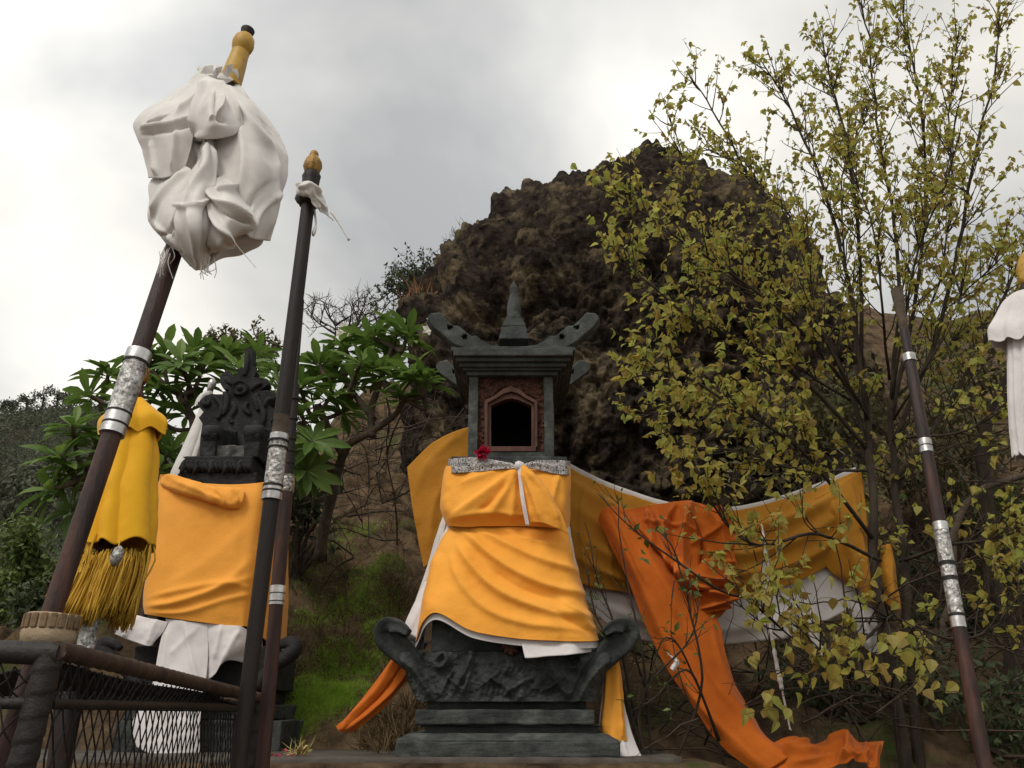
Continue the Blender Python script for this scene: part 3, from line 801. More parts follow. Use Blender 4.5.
lin = [[(p[0] + (0.6 if i > 1 else 0), p[1] + 7 * (k / 4) ** 2 - (2 if k == 0 else 0), p[2] + 0.018) for i, p in enumerate(rw)] for k, rw in enumerate(skirt)]
sheet('white_lining', lin, M['white'], wrapt, nu=110, nv=90, folds=[(a, b * 0.9, c, d) for a, b, c, d in sk_folds], wr=(0.006, 6), seed=4)
# loose white corner below the skirt
sheet('lining_corner', [[(519, 630, 4.155), (545, 630, 4.15), (572, 630, 4.17), (590, 630, 4.27)], [(521, 641, 4.125), (547, 641, 4.12), (574, 641, 4.14), (592, 641, 4.26)], [(525, 658, 4.09), (549, 656, 4.08), (574, 654, 4.10), (591, 652, 4.22)]],
      M['white'], wrapt, nu=40, nv=24, wr=(0.004, 12), seed=8)
# upper wrap
upper = [
 [(453, 466, 4.80), (447, 466, 4.36), (470, 467, 4.285), (500, 468, 4.28), (530, 468, 4.28), (556, 467, 4.29), (569, 466, 4.37), (569, 466, 4.80)],
 [(449, 486, 4.80), (443, 488, 4.34), (466, 488, 4.25), (498, 486, 4.24), (530, 486, 4.25), (557, 486, 4.27), (569.5, 486, 4.37), (569.5, 486, 4.80)],
 [(447, 508, 4.80), (441, 508, 4.33), (464, 511, 4.225), (496, 508, 4.22), (530, 508, 4.24), (558, 508, 4.26), (568.5, 508, 4.37), (569, 508, 4.80)],
 [(452, 526, 4.80), (448, 525, 4.36), (466, 527, 4.26), (496, 526, 4.265), (530, 526, 4.28), (556, 528, 4.29), (568, 529, 4.38), (568, 529, 4.80)]]
up_folds = [([(519, 468), (500, 482), (472, 502), (452, 516)], 0.022, 7, 4), ([(518, 470), (505, 492), (488, 516)], 0.026, 6, 5), ([(517, 468), (490, 474), (460, 484)], 0.015, 5, 3),
            ([(516, 476), (513, 500), (510, 522)], 0.018, 5, 4), ([(508, 482), (494, 500), (478, 512)], -0.018, 4, 4), ([(449, 518), (490, 512), (530, 516)], 0.012, 4, 4),
            ([(560, 470), (552, 500), (546, 524)], 0.012, 4, 4)]
sheet('chest_wrap', upper, M['gold'], wrapt, nu=140, nv=90, folds=up_folds, wr=(0.007, 6), seed=14)
# knotted sash: hanging tail and white tie
tail = [[(519, 466, 4.215), (521, 465, 4.20), (524, 466, 4.215)], [(522, 480, 4.20), (532, 479, 4.17), (541, 481, 4.20)], [(526, 502, 4.19), (542, 500, 4.15), (557, 506, 4.20)], [(531, 522, 4.19), (546, 524, 4.145), (569, 534, 4.21)]]
sheet('sash_tail', tail, M['gold'], wrapt, nu=60, nv=70, folds=[([(521, 466), (534, 495), (543, 524)], 0.022, 3, 5), ([(522, 466), (546, 495), (560, 530)], 0.018, 4, 3), ([(521, 468), (528, 498), (534, 522)], 0.012, 3, 3)], wr=(0.004, 10), seed=2)
sheet('white_tie', [[(516.5, 462, 4.19), (521, 462, 4.185)], [(518.5, 478, 4.185), (522, 478, 4.18)], [(521, 500, 4.17), (525, 500, 4.165)], [(526, 526, 4.18), (529.5, 525.5, 4.175)]], M['white'], wrapt, nu=8, nv=40, folds=[([(519, 462), (523, 500), (527, 526)], 0.008, 1.2, 1.2)], wr=(0.002, 20))
b = MB(); kp = at(519, 466, 4.20)
b.lathe([(0.004, -.03), (0.02, -.018), (0.026, 0), (0.02, .016), (0.004, .026)], kp, n=14, mod=lambda h, th: 0.2 * np.sin(3 * th + 40 * h))
obj('knot', b, M['white'], wrapt, smooth=True)
lace = [[(454, 459, 4.80), (450, 459, 4.325), (475, 457.5, 4.268), (505, 462, 4.255), (519, 465.5, 4.25), (535, 461, 4.255), (556, 460, 4.275), (568.5, 461, 4.34), (568.5, 461, 4.80)],
        [(454, 473.5, 4.80), (449.5, 473.5, 4.322), (475, 472, 4.262), (503, 469, 4.245), (519, 467.5, 4.24), (535, 469, 4.25), (556, 474, 4.272), (568.5, 475, 4.337), (568.5, 475, 4.80)]]
sheet('lace_band', lace, M['lace'], wrapt, nu=120, nv=16, folds=[([(519, 466), (495, 464), (470, 467)], 0.01, 2, 3), ([(519, 466), (540, 464), (560, 468)], 0.008, 2, 3)], wr=(0.005, 12), seed=6)
# grey-white sash edge and gold tail at the left, gold and white tail at the right
lf = thing('sash_cloth', at(380, 700, 4.5), 'white sash edge and twisted gold tail hanging at the left of the carved shrine', 'cloth')
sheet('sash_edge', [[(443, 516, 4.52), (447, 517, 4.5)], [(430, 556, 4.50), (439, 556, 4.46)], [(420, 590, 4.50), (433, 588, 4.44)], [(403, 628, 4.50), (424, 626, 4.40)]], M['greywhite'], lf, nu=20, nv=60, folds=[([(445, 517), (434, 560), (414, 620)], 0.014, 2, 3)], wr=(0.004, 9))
sheet('sash_white_end', [[(425, 582, 4.44), (440, 582, 4.40)], [(413, 606, 4.44), (432, 606, 4.38)], [(402, 629, 4.44), (420, 640, 4.36)]], M['white'], lf, nu=24, nv=40, folds=[([(432, 584), (410, 632)], 0.012, 3, 3)], wr=(0.004, 9))
sheet('gold_tail', [[(398, 650, 4.42), (410, 655, 4.38), (424, 662, 4.40)], [(386, 668, 4.42), (394, 674, 4.37), (404, 684, 4.40)], [(366, 694, 4.42), (373, 700, 4.38), (383, 708, 4.40)], [(348, 717, 4.42), (352, 723, 4.39), (358, 728, 4.41)], [(336, 726, 4.43), (339, 731, 4.42), (347, 733, 4.43)]],
      M['orange'], lf, nu=50, nv=90, folds=[([(402, 652), (378, 690), (342, 728)], 0.020, 2.5, 3), ([(414, 658), (390, 692), (346, 730)], 0.022, 3, 2.5), ([(408, 655), (384, 692), (345, 729)], -0.014, 2, 2)], wr=(0.004, 10), seed=3)
rt = thing('sash_cloth', at(622, 745, 4.3), 'gold sash tail with white lining hanging at the right of the carved shrine base', 'cloth')
sheet('gold_tail', [[(606, 655, 4.40), (612, 656, 4.37), (618, 658, 4.38)], [(604, 690, 4.36), (614, 690, 4.31), (623, 692, 4.34)], [(601, 725, 4.33), (612, 728, 4.27), (625, 728, 4.30)], [(600, 736, 4.33), (612, 741, 4.26), (627, 741, 4.30)]],
      M['gold'], rt, nu=40, nv=60, folds=[([(610, 657), (608, 700), (604, 738)], 0.02, 3, 3), ([(615, 657), (618, 700), (622, 740)], 0.018, 3, 3)], wr=(0.004, 10))
sheet('white_lining', [[(603, 690, 4.36), (614, 690, 4.33), (622, 695, 4.36)], [(599, 728, 4.34), (614, 731, 4.30), (631, 730, 4.33)], [(604, 742, 4.33), (618, 745, 4.285), (636, 744, 4.32)], [(616, 758, 4.30), (628, 759, 4.26), (642, 757.5, 4.30)]],
      M['white'], rt, nu=40, nv=50, folds=[([(606, 700), (616, 730), (628, 758)], 0.014, 3, 3)], wr=(0.004, 10))
# red blossom on the lace
b = MB(); c0 = at(483, 453.5, 4.25)
rr = np.random.default_rng(4)
dirs = rand_unit(46, rr); dirs[:, 1] = -np.abs(dirs[:, 1]) * 0.8; dirs[:, 2] = dirs[:, 2] * 0.8 + 0.2
add_leaves(b, c0 + dirs * 0.008, dirs, rand_unit(46, rr), rr.uniform(0.026, 0.042, 46), LEAF_HEART)
tag(obj('flower', b, M['red'], base=c0 - np.array((0, 0, .02))), 'small crimson blossom resting on the lace band below the niche', 'flower')

# ------------------------------------------------------------------ banners strung behind the shrine
bn = thing('long_banner', at(700, 640, 5.1), 'long mustard yellow banner lined with white strung from shrine to tree trunks', 'banner')
top_ = [(566, 466, 4.95), (592, 479, 4.99), (617, 490, 5.02), (648, 501, 5.04), (676, 508, 5.06), (704, 511, 5.08), (732, 511, 5.09), (760, 506, 5.1), (788, 498, 5.1), (822, 486, 5.1), (856, 471, 5.1)]
bot_ = [(574, 582, 4.93), (596, 588, 4.96), (622, 592, 4.99), (652, 597, 5.0), (680, 602, 5.01), (706, 602, 5.03), (732, 597, 5.05), (760, 593, 5.06), (786, 586, 5.07), (824, 568, 5.08), (862, 546, 5.1)]
def between(a, b, ks, bulge=-0.05):
    return [[tuple(np.array(p) * (1 - k) + np.array(q) * k + np.array((0, 0, bulge * math.sin(math.pi * k)))) for p, q in zip(a, b)] for k in ks]
bfold = [([(568, 480), (640, 520), (720, 532), (800, 515), (856, 480)], 0.035, 6, 9), ([(570, 505), (640, 545), (730, 555), (800, 538), (860, 500)], 0.03, 6, 9), ([(570, 530), (630, 565), (720, 575), (800, 560), (856, 520)], 0.03, 6, 8),
         ([(572, 555), (620, 578), (700, 590), (780, 575)], 0.022, 5, 6), ([(585, 480), (580, 520), (584, 575)], 0.014, 4, 4), ([(610, 495), (606, 540), (612, 585)], 0.012, 4, 4)]
bfold = [(a, b_ * 1.3, c_, d_) for a, b_, c_, d_ in bfold]
sheet('yellow_face', between(top_, bot_, (0, .33, .66, 1)), M['yellowcloth'], bn, nu=200, nv=70, folds=bfold, wr=(0.012, 4), seed=5)
wt_ = [(x, y - 4.5, d + 0.03) for x, y, d in top_]
wb_ = [(577, 586, 4.99), (600, 618, 5.02), (628, 636, 5.04), (656, 643, 5.05), (684, 645, 5.06), (708, 645, 5.07), (732, 644, 5.08), (762, 641, 5.09), (792, 637, 5.1), (820, 624, 5.1), (868, 600, 5.12)]
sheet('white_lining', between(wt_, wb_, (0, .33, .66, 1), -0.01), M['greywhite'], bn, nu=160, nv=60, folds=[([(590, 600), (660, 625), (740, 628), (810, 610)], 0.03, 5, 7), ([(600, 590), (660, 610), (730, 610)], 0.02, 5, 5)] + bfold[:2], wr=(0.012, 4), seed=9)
sheet('yellow_drape', [[(815, 498, 5.06), (840, 484, 5.05), (862, 470, 5.08)], [(822, 530, 5.05), (845, 522, 5.02), (866, 515, 5.06)], [(826, 566, 5.07), (850, 566, 5.02), (870, 560, 5.05)], [(862, 592, 5.08), (868, 598, 5.04), (874, 606, 5.06)]], M['yellowcloth'], bn, nu=50, nv=70,
      folds=[([(830, 496), (845, 540), (866, 596)], 0.03, 4, 5), ([(850, 484), (858, 530), (870, 596)], 0.025, 4, 4)], wr=(0.008, 7))
sheet('yellow_end', [[(878, 548, 5.1), (884, 545, 5.08), (890, 544, 5.1)], [(880, 574, 5.1), (888, 574, 5.06), (896, 573, 5.1)], [(886, 604, 5.1), (893, 608, 5.07), (901, 610, 5.1)]], M['yellowcloth'], bn, nu=24, nv=40, folds=[([(888, 540), (893, 605)], 0.02, 3, 3)], wr=(0.006, 9))
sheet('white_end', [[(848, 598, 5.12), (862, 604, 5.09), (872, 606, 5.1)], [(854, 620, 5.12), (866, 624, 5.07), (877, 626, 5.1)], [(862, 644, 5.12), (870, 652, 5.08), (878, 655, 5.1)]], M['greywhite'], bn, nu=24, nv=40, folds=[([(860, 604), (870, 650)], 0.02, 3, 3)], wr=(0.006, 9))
# the part that hangs left of the shrine
lb = thing('hanging_banner', at(430, 560, 4.9), 'plain mustard yellow cloth hanging behind the left side of the shrine niche', 'banner')
sheet('cloth', [[(407, 467, 4.95), (430, 444, 4.93), (452, 433, 4.92), (476, 425, 4.92)], [(410, 492, 4.93), (430, 480, 4.90), (452, 474, 4.90), (476, 470, 4.90)], [(416, 528, 4.93), (432, 522, 4.89), (452, 518, 4.89), (474, 516, 4.9)], [(423, 568, 4.93), (434, 560, 4.9), (452, 552, 4.9), (472, 548, 4.9)]],
      M['yellowcloth'], lb, nu=60, nv=70, folds=[([(470, 428), (430, 460), (412, 500)], 0.012, 8, 5), ([(466, 450), (436, 500), (428, 560)], 0.012, 6, 6)], wr=(0.01, 4), seed=11)
# deep orange cloth over the banner
oc = thing('orange_drape', at(720, 765, 4.7), 'crumpled deep orange cloth slung over the long banner, its tail trailing to the ground', 'cloth')
ofold0 = [([(626, 512), (660, 545), (700, 590)], 0.04, 5, 7), ([(690, 502), (684, 540), (692, 600)], 0.05, 5, 7), ([(700, 506), (716, 540), (724, 590)], 0.045, 4, 6), ([(655, 510), (668, 540), (676, 580)], 0.03, 5, 5),
         ([(720, 506), (712, 530), (690, 545)], 0.03, 4, 4), ([(680, 560), (700, 585), (730, 600)], 0.05, 5, 5), ([(690, 610), (710, 604), (731, 596)], 0.04, 4, 4), ([(704, 560), (722, 565), (734, 562)], 0.03, 4, 4), ([(676, 504), (668, 530), (680, 560), (700, 578)], 0.04, 3, 5), ([(712, 508), (726, 528), (733, 550)], 0.035, 2.5, 3), ([(696, 520), (704, 548), (700, 566)], -0.03, 3, 3), ([(646, 508), (652, 526), (660, 548)], 0.025, 2, 4), ([(690, 572), (712, 580), (733, 582)], 0.04, 2.5, 3), ([(688, 596), (706, 590), (732, 588)], -0.03, 3, 2), ([(700, 612), (716, 608), (730, 606)], 0.03, 2, 2), ([(640, 520), (700, 530)], 0.015, 4, 4)]
ofold = [(a, b_ * 1.5, c_ * .8, d_ * .8) for a, b_, c_, d_ in ofold0]
sheet('bundle', [[(622, 511, 4.90), (650, 505, 4.84), (684, 502, 4.80), (706, 505, 4.82), (722, 505, 4.88)], [(632, 530, 4.88), (660, 528, 4.80), (690, 526, 4.75), (714, 532, 4.79), (729, 534, 4.86)], [(646, 556, 4.88), (672, 556, 4.79), (698, 560, 4.74), (718, 562, 4.77), (735, 562, 4.85)],
                 [(668, 588, 4.88), (688, 590, 4.80), (706, 596, 4.76), (722, 596, 4.78), (732, 598, 4.86)], [(690, 606, 4.88), (700, 614, 4.82), (710, 619, 4.80), (722, 616, 4.81), (731, 604, 4.86)]], M['orange'], oc, nu=200, nv=180, folds=ofold, wr=(0.012, 7), seed=15)
tl = [[(598, 520, 4.86), (602, 510, 4.82), (614, 506, 4.80), (625, 508, 4.84)],
      [(610, 545, 4.84), (622, 542, 4.77), (634, 540, 4.76), (648, 538, 4.82)],
      [(630, 585, 4.80), (646, 582, 4.72), (664, 580, 4.71), (684, 578, 4.79)],
      [(648, 630, 4.76), (668, 628, 4.69), (692, 624, 4.68), (718, 620, 4.76)],
      [(667, 668, 4.72), (688, 664, 4.66), (708, 660, 4.66), (726, 656, 4.72)],
      [(692, 704, 4.66), (710, 700, 4.60), (728, 694, 4.60), (744, 712, 4.68)],
      [(720, 744, 4.58), (734, 740, 4.54), (752, 734, 4.54), (770, 742, 4.62)],
      [(760, 775, 4.52), (772, 768, 4.48), (788, 757, 4.48), (800, 744, 4.56)]]
sheet('tail', tl, M['orange'], oc, nu=70, nv=170, folds=[([(606, 512), (650, 600), (690, 690), (760, 765)], 0.018, 4, 8), ([(622, 510), (668, 590), (712, 680), (780, 758)], 0.016, 8, 5), ([(612, 508), (630, 548), (650, 590)], 0.016, 3, 3), ([(712, 622), (722, 670), (756, 730)], 0.014, 4, 4)], wr=(0.01, 4), seed=22)
sheet('tail_end', [[(764, 752, 4.60), (770, 768, 4.50), (778, 790, 4.42)], [(792, 737, 4.62), (798, 752, 4.50), (806, 776, 4.42)], [(816, 743, 4.64), (824, 758, 4.52), (832, 770, 4.44)], [(846, 732, 4.66), (852, 748, 4.52), (858, 762, 4.48)], [(862, 742, 4.68), (868, 756, 4.56), (874, 776, 4.48)], [(884, 741, 4.70), (880, 756, 4.62), (876, 780, 4.54)]],
      M['orange'], oc, nu=130, nv=170, folds=[([(782, 760), (796, 748), (812, 744)], 0.035, 2.5, 4), ([(826, 744), (840, 736), (848, 734)], 0.03, 2.5, 4), ([(836, 768), (846, 752), (850, 738)], 0.04, 3, 3), ([(870, 776), (872, 758), (880, 744)], 0.035, 2.5, 3), ([(770, 752), (820, 752), (850, 740)], 0.03, 4, 5), ([(790, 764), (830, 760), (878, 750)], 0.025, 4, 4), ([(846, 738), (850, 752), (852, 768)], 0.03, 3, 3), ([(866, 742), (862, 756), (866, 768)], 0.025, 3, 3)], wr=(0.012, 8), seed=25)

# ------------------------------------------------------------------ the throne shrine on the left
TY = 4.78                    # front of its seat
throne = thing('throne_shrine', at(215, 752, 5.05), 'black stone throne shrine with spiky carved backrest, its body wrapped in apricot cloth', 'shrine')
throne.location.z = LZ
def tz(x, y): return (140 + x / 4.8, 340 + y / 4.8)
bo = [(205, 560), (285, 555), (290, 480), (300, 400), (282, 372), (306, 345), (284, 320), (288, 292), (310, 268), (345, 256), (372, 262), (398, 276), (430, 240), (402, 232), (386, 205), (384, 175), (402, 152), (432, 150), (462, 176), (468, 150), (484, 132), (500, 134), (505, 44), (524, 33), (543, 42), (540, 125), (552, 135), (560, 152), (548, 180),
      (584, 178), (614, 190), (618, 212), (596, 228), (574, 246), (612, 240), (646, 250), (658, 268), (640, 292), (622, 312), (648, 330), (655, 360), (630, 392), (640, 440), (636, 560)]
BY = 5.17
o_ = []
for x, y in bo:
    p = at(*tz(x - 2, y), BY); o_.append((p[0], p[2]))
b = MB().prism(o_[::-1], BY, BY + 0.085)
back = obj('backrest', b, M['throne'], throne, bevel=0.008, chip=0.5)
b = MB()
c0 = at(*tz(484, 236), BY)
s_ = m_px(c0)
b.lathe([(8.2 * s_, 0), (8.2 * s_, .02), (7.0 * s_, .032), (6.0 * s_, .02), (3.4 * s_, .02), (2.2 * s_, .034), (0.3 * s_, .04)], c0, (0, -1, 0), n=28)
obj('medallion', b, M['throne'], throne, smooth=True, autosm=40)
# raised scrolls on the backrest
b = MB()
for line in ([(318, 284), (312, 300), (324, 312), (336, 300), (330, 290)], [(640, 280), (618, 290), (600, 320)], [(410, 250), (424, 282), (418, 330), (402, 360)], [(570, 256), (560, 290), (574, 340)], [(450, 300), (462, 330), (440, 372), (450, 400)], [(520, 300), (510, 330), (536, 360)],
             [(415, 180), (430, 195), (455, 215)], [(590, 205), (560, 220), (540, 240)], [(524, 60), (520, 110), (508, 170)], [(430, 420), (446, 440), (470, 446)], [(360, 270), (400, 320), (380, 380)], [(560, 260), (600, 350), (590, 420)]):
    pts = cat(np.array([at(*tz(x - 6, y), BY - 0.004) for x, y in line]), 16)
    b.tube(pts, np.full(16, 3.0 * s_) * (0.6 + 0.4 * np.sin(np.linspace(0, 3.1, 16))), 8)
obj('carved_scroll', b, M['throne'], throne, smooth=True)
# seat, cushion stone, armrests
def Xt(x, y=480, Y=TY): return at(*tz(x, y), Y)[0]
def Zt(y, Y=TY): return at(*tz(370, y), Y)[2]
b = MB(); b.box(Xt(212, 570), Xt(538, 570), TY, BY + 0.08, Zt(640), Zt(556)); obj('seat', b, M['throne'], throne, bevel=0.008, chip=0.5)
b = MB(); b.box(Xt(352), Xt(496), TY + 0.06, BY - 0.004, Zt(554), Zt(490)); obj('seat_block', b, M['lichen'], throne, bevel=0.008, chip=1.0)
for xl_, xr_ in ((282, 368), (486, 578)):
    xa_, xb_ = Xt(xl_), Xt(xr_); xc_ = (xa_ + xb_) / 2; hw = (xb_ - xa_) / 2
    b = MB()
    out_ = [(TY + .03, Zt(556)), (TY + .03, Zt(480)), (TY + .012, Zt(450)), (TY + .012, Zt(420)), (TY + .035, Zt(402)), (TY + .09, Zt(398)), (BY + .0, Zt(360)), (BY + .0, Zt(556))]
    V = [(xc_ - hw * .8, y, z) for y, z in out_] + [(xc_ + hw * .8, y, z) for y, z in out_]
    n_ = len(out_)
    b.add(V, [tuple(range(n_)), tuple(range(2 * n_ - 1, n_ - 1, -1))] + [((i + 1) % n_, i, i + n_, (i + 1) % n_ + n_) for i in range(n_)])
    arm = obj('armrest', b, M['throne'], throne, bevel=0.008, chip=1.0)
    sc_b = MB(); sc_b.lathe([(hw * .2, -hw * .98), (hw * .75, -hw * .9), (hw * .85, 0), (hw * .75, hw * .9), (hw * .2, hw * .98)], (xc_, TY + .05, Zt(432)), (1, 0, 0), n=20)
    obj('scroll', sc_b, M['throne'], arm, smooth=True)
# acanthus leaf frieze under the seat
b = MB()
for i, (x, flip) in enumerate(((238, 1), (300, -1), (372, 0), (440, 1), (505, -1))):
    for k in range(7):
        a = -2.9 + k * 0.42
        p0 = at(*tz(x, 600), TY - 0.005); L_ = 0.045 + 0.02 * ((k * 7 + i * 3) % 3)
        q = p0 + np.array((math.cos(a) * L_ * 0.9, -0.028, math.sin(a) * L_ * 0.8))
        b.tube([p0, p0 * .5 + q * .5 + np.array((0, -.022, 0.01)), q], [0.022, 0.019, 0.006], 6)
obj('leaf_frieze', b, M['throne'], throne, smooth=True)
b = MB(); b.box(Xt(178, 690), Xt(560, 690), TY - 0.02, BY + 0.06, Zt(720), Zt(640.5)); obj('shoulder_block', b, M['throne'], throne, bevel=0.008, chip=1.0)
b = MB(); xx0, xx1 = at(163, 560, 4.80)[0], at(258, 560, 4.80)[0]
b.box(xx0, xx1, 4.83, 5.22, at(200, 648, 4.8)[2], Zt(720) - .002); obj('shaft', b, M['throne'], throne, bevel=0.01)
b = MB(); pxbox(b, 128, 268, 646, 690, 4.76, 0.56); obj('body', b, M['throne'], throne, bevel=0.012, chip=0.5)
b = MB(); pxbox(b, 140, 262, 690.5, 704, 4.80, 0.48); obj('neck_recess', b, M['throne'], throne, bevel=0.008, chip=1.0)
b = MB(); pxbox(b, 122, 272, 704.5, 720, 4.72, 0.62)
x0, x1 = at(112, 745, 4.68)[0], at(280, 745, 4.68)[0]
b.box(x0, x1, 4.68, 5.40, LZ - .004, at(200, 720.5, 4.68)[2]); obj('base_slab', b, M['stone'], throne, bevel=0.008, chip=1.0)
for mir in (0, 1):
    cl = [(140, 688), (132, 676), (120, 664), (108, 656), (101, 648), (105, 643), (114, 644), (121, 649)]
    P = np.array([at(px if not mir else 396 - px, py, 4.74) for px, py in cl]); R = np.array([m_px(p, q) for p, q in zip(P, (6, 6.5, 7, 8, 8, 7, 5, 3))])
    b = MB().tube(cat(P, 30), cat(R[:, None], 30)[:, 0], 12)
    obj('corner_horn', b, M['throne'], throne, smooth=True)

tw = thing('apricot_cloth_wrap', at(200, 625, 4.7), 'smooth apricot cloth wrapped round the body of the black throne shrine', 'cloth')
wrap_ = [
 [(166, 476, 5.2), (161, 476, 4.80), (185, 481, 4.73), (212, 484, 4.72), (240, 484, 4.73), (264, 482, 4.77), (279, 481, 5.0), (284, 482, 5.25)],
 [(163, 500, 5.2), (156, 500, 4.76), (182, 502, 4.69), (211, 504, 4.68), (240, 504, 4.69), (262, 504, 4.74), (280, 500, 5.0), (287, 500, 5.25)],
 [(158, 555, 5.2), (151, 555, 4.74), (180, 557, 4.66), (210, 560, 4.65), (238, 562, 4.66), (256, 563, 4.72), (280, 560, 5.0), (288, 558, 5.25)],
 [(152, 600, 5.2), (146, 598, 4.73), (176, 600, 4.64), (206, 603, 4.63), (236, 606, 4.64), (252, 608, 4.71), (278, 606, 5.0), (288, 604, 5.25)],
 [(152, 616, 5.2), (147, 614, 4.74), (176, 619, 4.65), (206, 623, 4.64), (236, 627, 4.65), (250, 628, 4.71), (276, 650, 5.0), (286, 654, 5.25)]]
wf = [([(148, 606), (175, 603), (205, 594), (250, 578)], 0.024, 5, 4), ([(149, 598), (185, 590), (220, 584), (252, 588)], 0.016, 5, 4), ([(148, 612), (185, 612), (225, 600), (252, 594)], 0.014, 4, 4),
      ([(250, 560), (225, 585), (200, 600)], 0.012, 6, 6), ([(170, 500), (166, 540), (164, 580)], 0.006, 12, 12), ([(232, 488), (236, 530), (234, 570)], 0.005, 14, 14), ([(252, 520), (210, 560), (160, 590)], 0.008, 14, 8)]
sheet('wrap', wrap_, M['thronegold'], tw, nu=130, nv=110, folds=wf, wr=(0.006, 4), seed=33)
sheet('rolled_edge', [[(160, 479, 4.75), (178, 480, 4.69), (205, 485, 4.68), (232, 486, 4.69), (243, 488, 4.70)], [(161, 474, 4.73), (178, 476, 4.66), (205, 486, 4.64), (230, 489, 4.65), (244, 492, 4.67)], [(160, 483, 4.72), (180, 489, 4.64), (206, 497, 4.62), (228, 503, 4.63), (243, 501, 4.66)], [(162, 487, 4.735), (182, 494, 4.66), (207, 501, 4.64), (228, 508, 4.65), (240, 508, 4.67)]],
      M['thronegold'], tw, nu=90, nv=30, folds=[([(172, 479), (200, 492), (226, 502)], 0.014, 3, 3), ([(212, 487), (222, 496), (226, 506)], 0.016, 2, 2), ([(230, 487), (236, 495), (238, 504)], 0.012, 2, 2), ([(190, 482), (205, 494), (214, 503)], 0.010, 2, 3)], wr=(0.006, 12), seed=37)
ww = thing('white_underskirt', at(200, 745, 4.6), 'white cloth panels hanging below the apricot wrap, the middle one reaching the ledge', 'cloth')
sheet('left_panel', [[(128, 612, 4.80), (140, 616, 4.70), (158, 620, 4.66), (168, 622, 4.66)], [(116, 625, 4.82), (134, 628, 4.69), (152, 632, 4.65), (163, 632, 4.66)], [(115, 634, 4.84), (132, 641, 4.70), (148, 646, 4.65), (152, 644, 4.66)]], M['white'], ww, nu=50, nv=30, folds=[([(140, 616), (130, 628), (124, 638)], 0.018, 3, 3), ([(158, 618), (152, 632), (148, 645)], 0.014, 3, 3)], wr=(0.005, 9))
sheet('long_panel', [[(166, 618, 4.68), (176, 620, 4.655), (192, 622, 4.65), (208, 624, 4.66)], [(158, 655, 4.66), (170, 656, 4.63), (190, 658, 4.625), (208, 660, 4.64)], [(150, 690, 4.64), (166, 692, 4.60), (186, 694, 4.595), (204, 696, 4.61)], [(133, 724, 4.62), (158, 728, 4.57), (180, 730, 4.565), (200, 726, 4.59)], [(137, 747, 4.60), (158, 757, 4.55), (178, 759, 4.55), (200, 757, 4.58)]],
      M['white'], ww, nu=60, nv=90, folds=[([(185, 622), (192, 660), (200, 690)], 0.012, 4, 4), ([(170, 622), (164, 660), (152, 715)], 0.012, 4, 4), ([(200, 626), (180, 645), (170, 655)], 0.008, 4, 4), ([(160, 700), (172, 725), (180, 755)], 0.012, 5, 5)], wr=(0.006, 6), seed=41)
sheet('right_panel', [[(206, 622, 4.66), (222, 625, 4.65), (242, 627, 4.66), (262, 640, 4.86)], [(206, 650, 4.65), (220, 648, 4.63), (240, 645, 4.65), (262, 655, 4.86)], [(205, 680, 4.65), (213, 676, 4.63), (228, 660, 4.65), (262, 668, 4.86)]], M['white'], ww, nu=50, nv=40, folds=[([(222, 626), (214, 660)], 0.014, 3, 4), ([(240, 628), (222, 662)], 0.012, 3, 3)], wr=(0.005, 9))
sheet('back_panel', [[(268, 640, 5.0), (280, 645, 5.1), (288, 648, 5.25)], [(268, 675, 5.0), (279, 678, 5.1), (287, 678, 5.25)]], M['white'], ww, nu=20, nv=20, wr=(0.005, 9))

# ------------------------------------------------------------------ poles and ceremonial umbrellas
def line3(A, B):
    A, B = np.asarray(A, float), np.asarray(B, float)
    def f(py):
        lo, hi = -1.5, 2.5
        for _ in range(50):
            m = (lo + hi) / 2; p = A + (B - A) * m
            zc_ = p[1] * cp_ + (p[2] - H) * sp_
            y = 384 - F * ((p[2] - H) * cp_ - p[1] * sp_) / zc_
            if (y > py) == (B[2] > A[2]): lo = m
            else: hi = m
        return A + (B - A) * lo
    return f
def wobble(pts, a, seed):
    return pts + a * np.stack([fbm(pts, 1.3, seed + k, 2) for k in range(3)], -1)
def pole_seg(f, y0, y1, d0, d1, m, parent, name, n=16, k=26, wob=0.0, seed=0, extra=0.0):
    pts = np.array([f(y) for y in np.linspace(y0, y1, k)])
    rad = np.array([m_px(p, d / 2) for p, d in zip(pts, np.linspace(d0, d1, k))]) + extra
    if wob: pts = wobble(pts, wob, seed)
    return obj(name, MB().tube(pts, rad, n), m, parent, smooth=True, autosm=50)
def on_axis(mb, f, prof, n=22, mod=None):
    """prof = [(py, halfwidth px)] measured along the pole"""
    P = np.array([f(py) for py, _ in prof]); R = np.array([m_px(p, h) for p, (_, h) in zip(P, prof)])
    return mb.tube(P, R, n, mod=mod)

# 1 leaning umbrella with its white cloth bunched at the top
fA = line3(at(50, 618, 1.60), at(247, 33, 1.86))
um = thing('ceremonial_umbrella', fA(770), 'tall leaning red brown umbrella pole with weathered white cloth bunched below its ochre finial', 'umbrella')
pole_seg(fA, 790, 66, 21, 16.5, M['brownpole'], um, 'pole', 18, 40)
sl = pole_seg(fA, 413, 362, 24, 23.2, M['silver'], um, 'silver_sleeve', 22)
for a_, b_ in ((362, 352), (424, 414), (434.5, 426)):
    pole_seg(fA, a_, b_, 24.8, 24.4, M['silverplain'], um, 'silver_ring', 22, 4)
for a_, b_ in ((364, 362), (414.5, 412.5), (426, 424)):
    pole_seg(fA, a_, b_, 25.2, 25.1, M['black'], um, 'black_ring', 22, 3)
b = MB()
on_axis(b, fA, [(86, 11), (77, 10.6), (66, 9.8), (54.5, 8.6), (53.2, 8.9), (52.6, 6)])
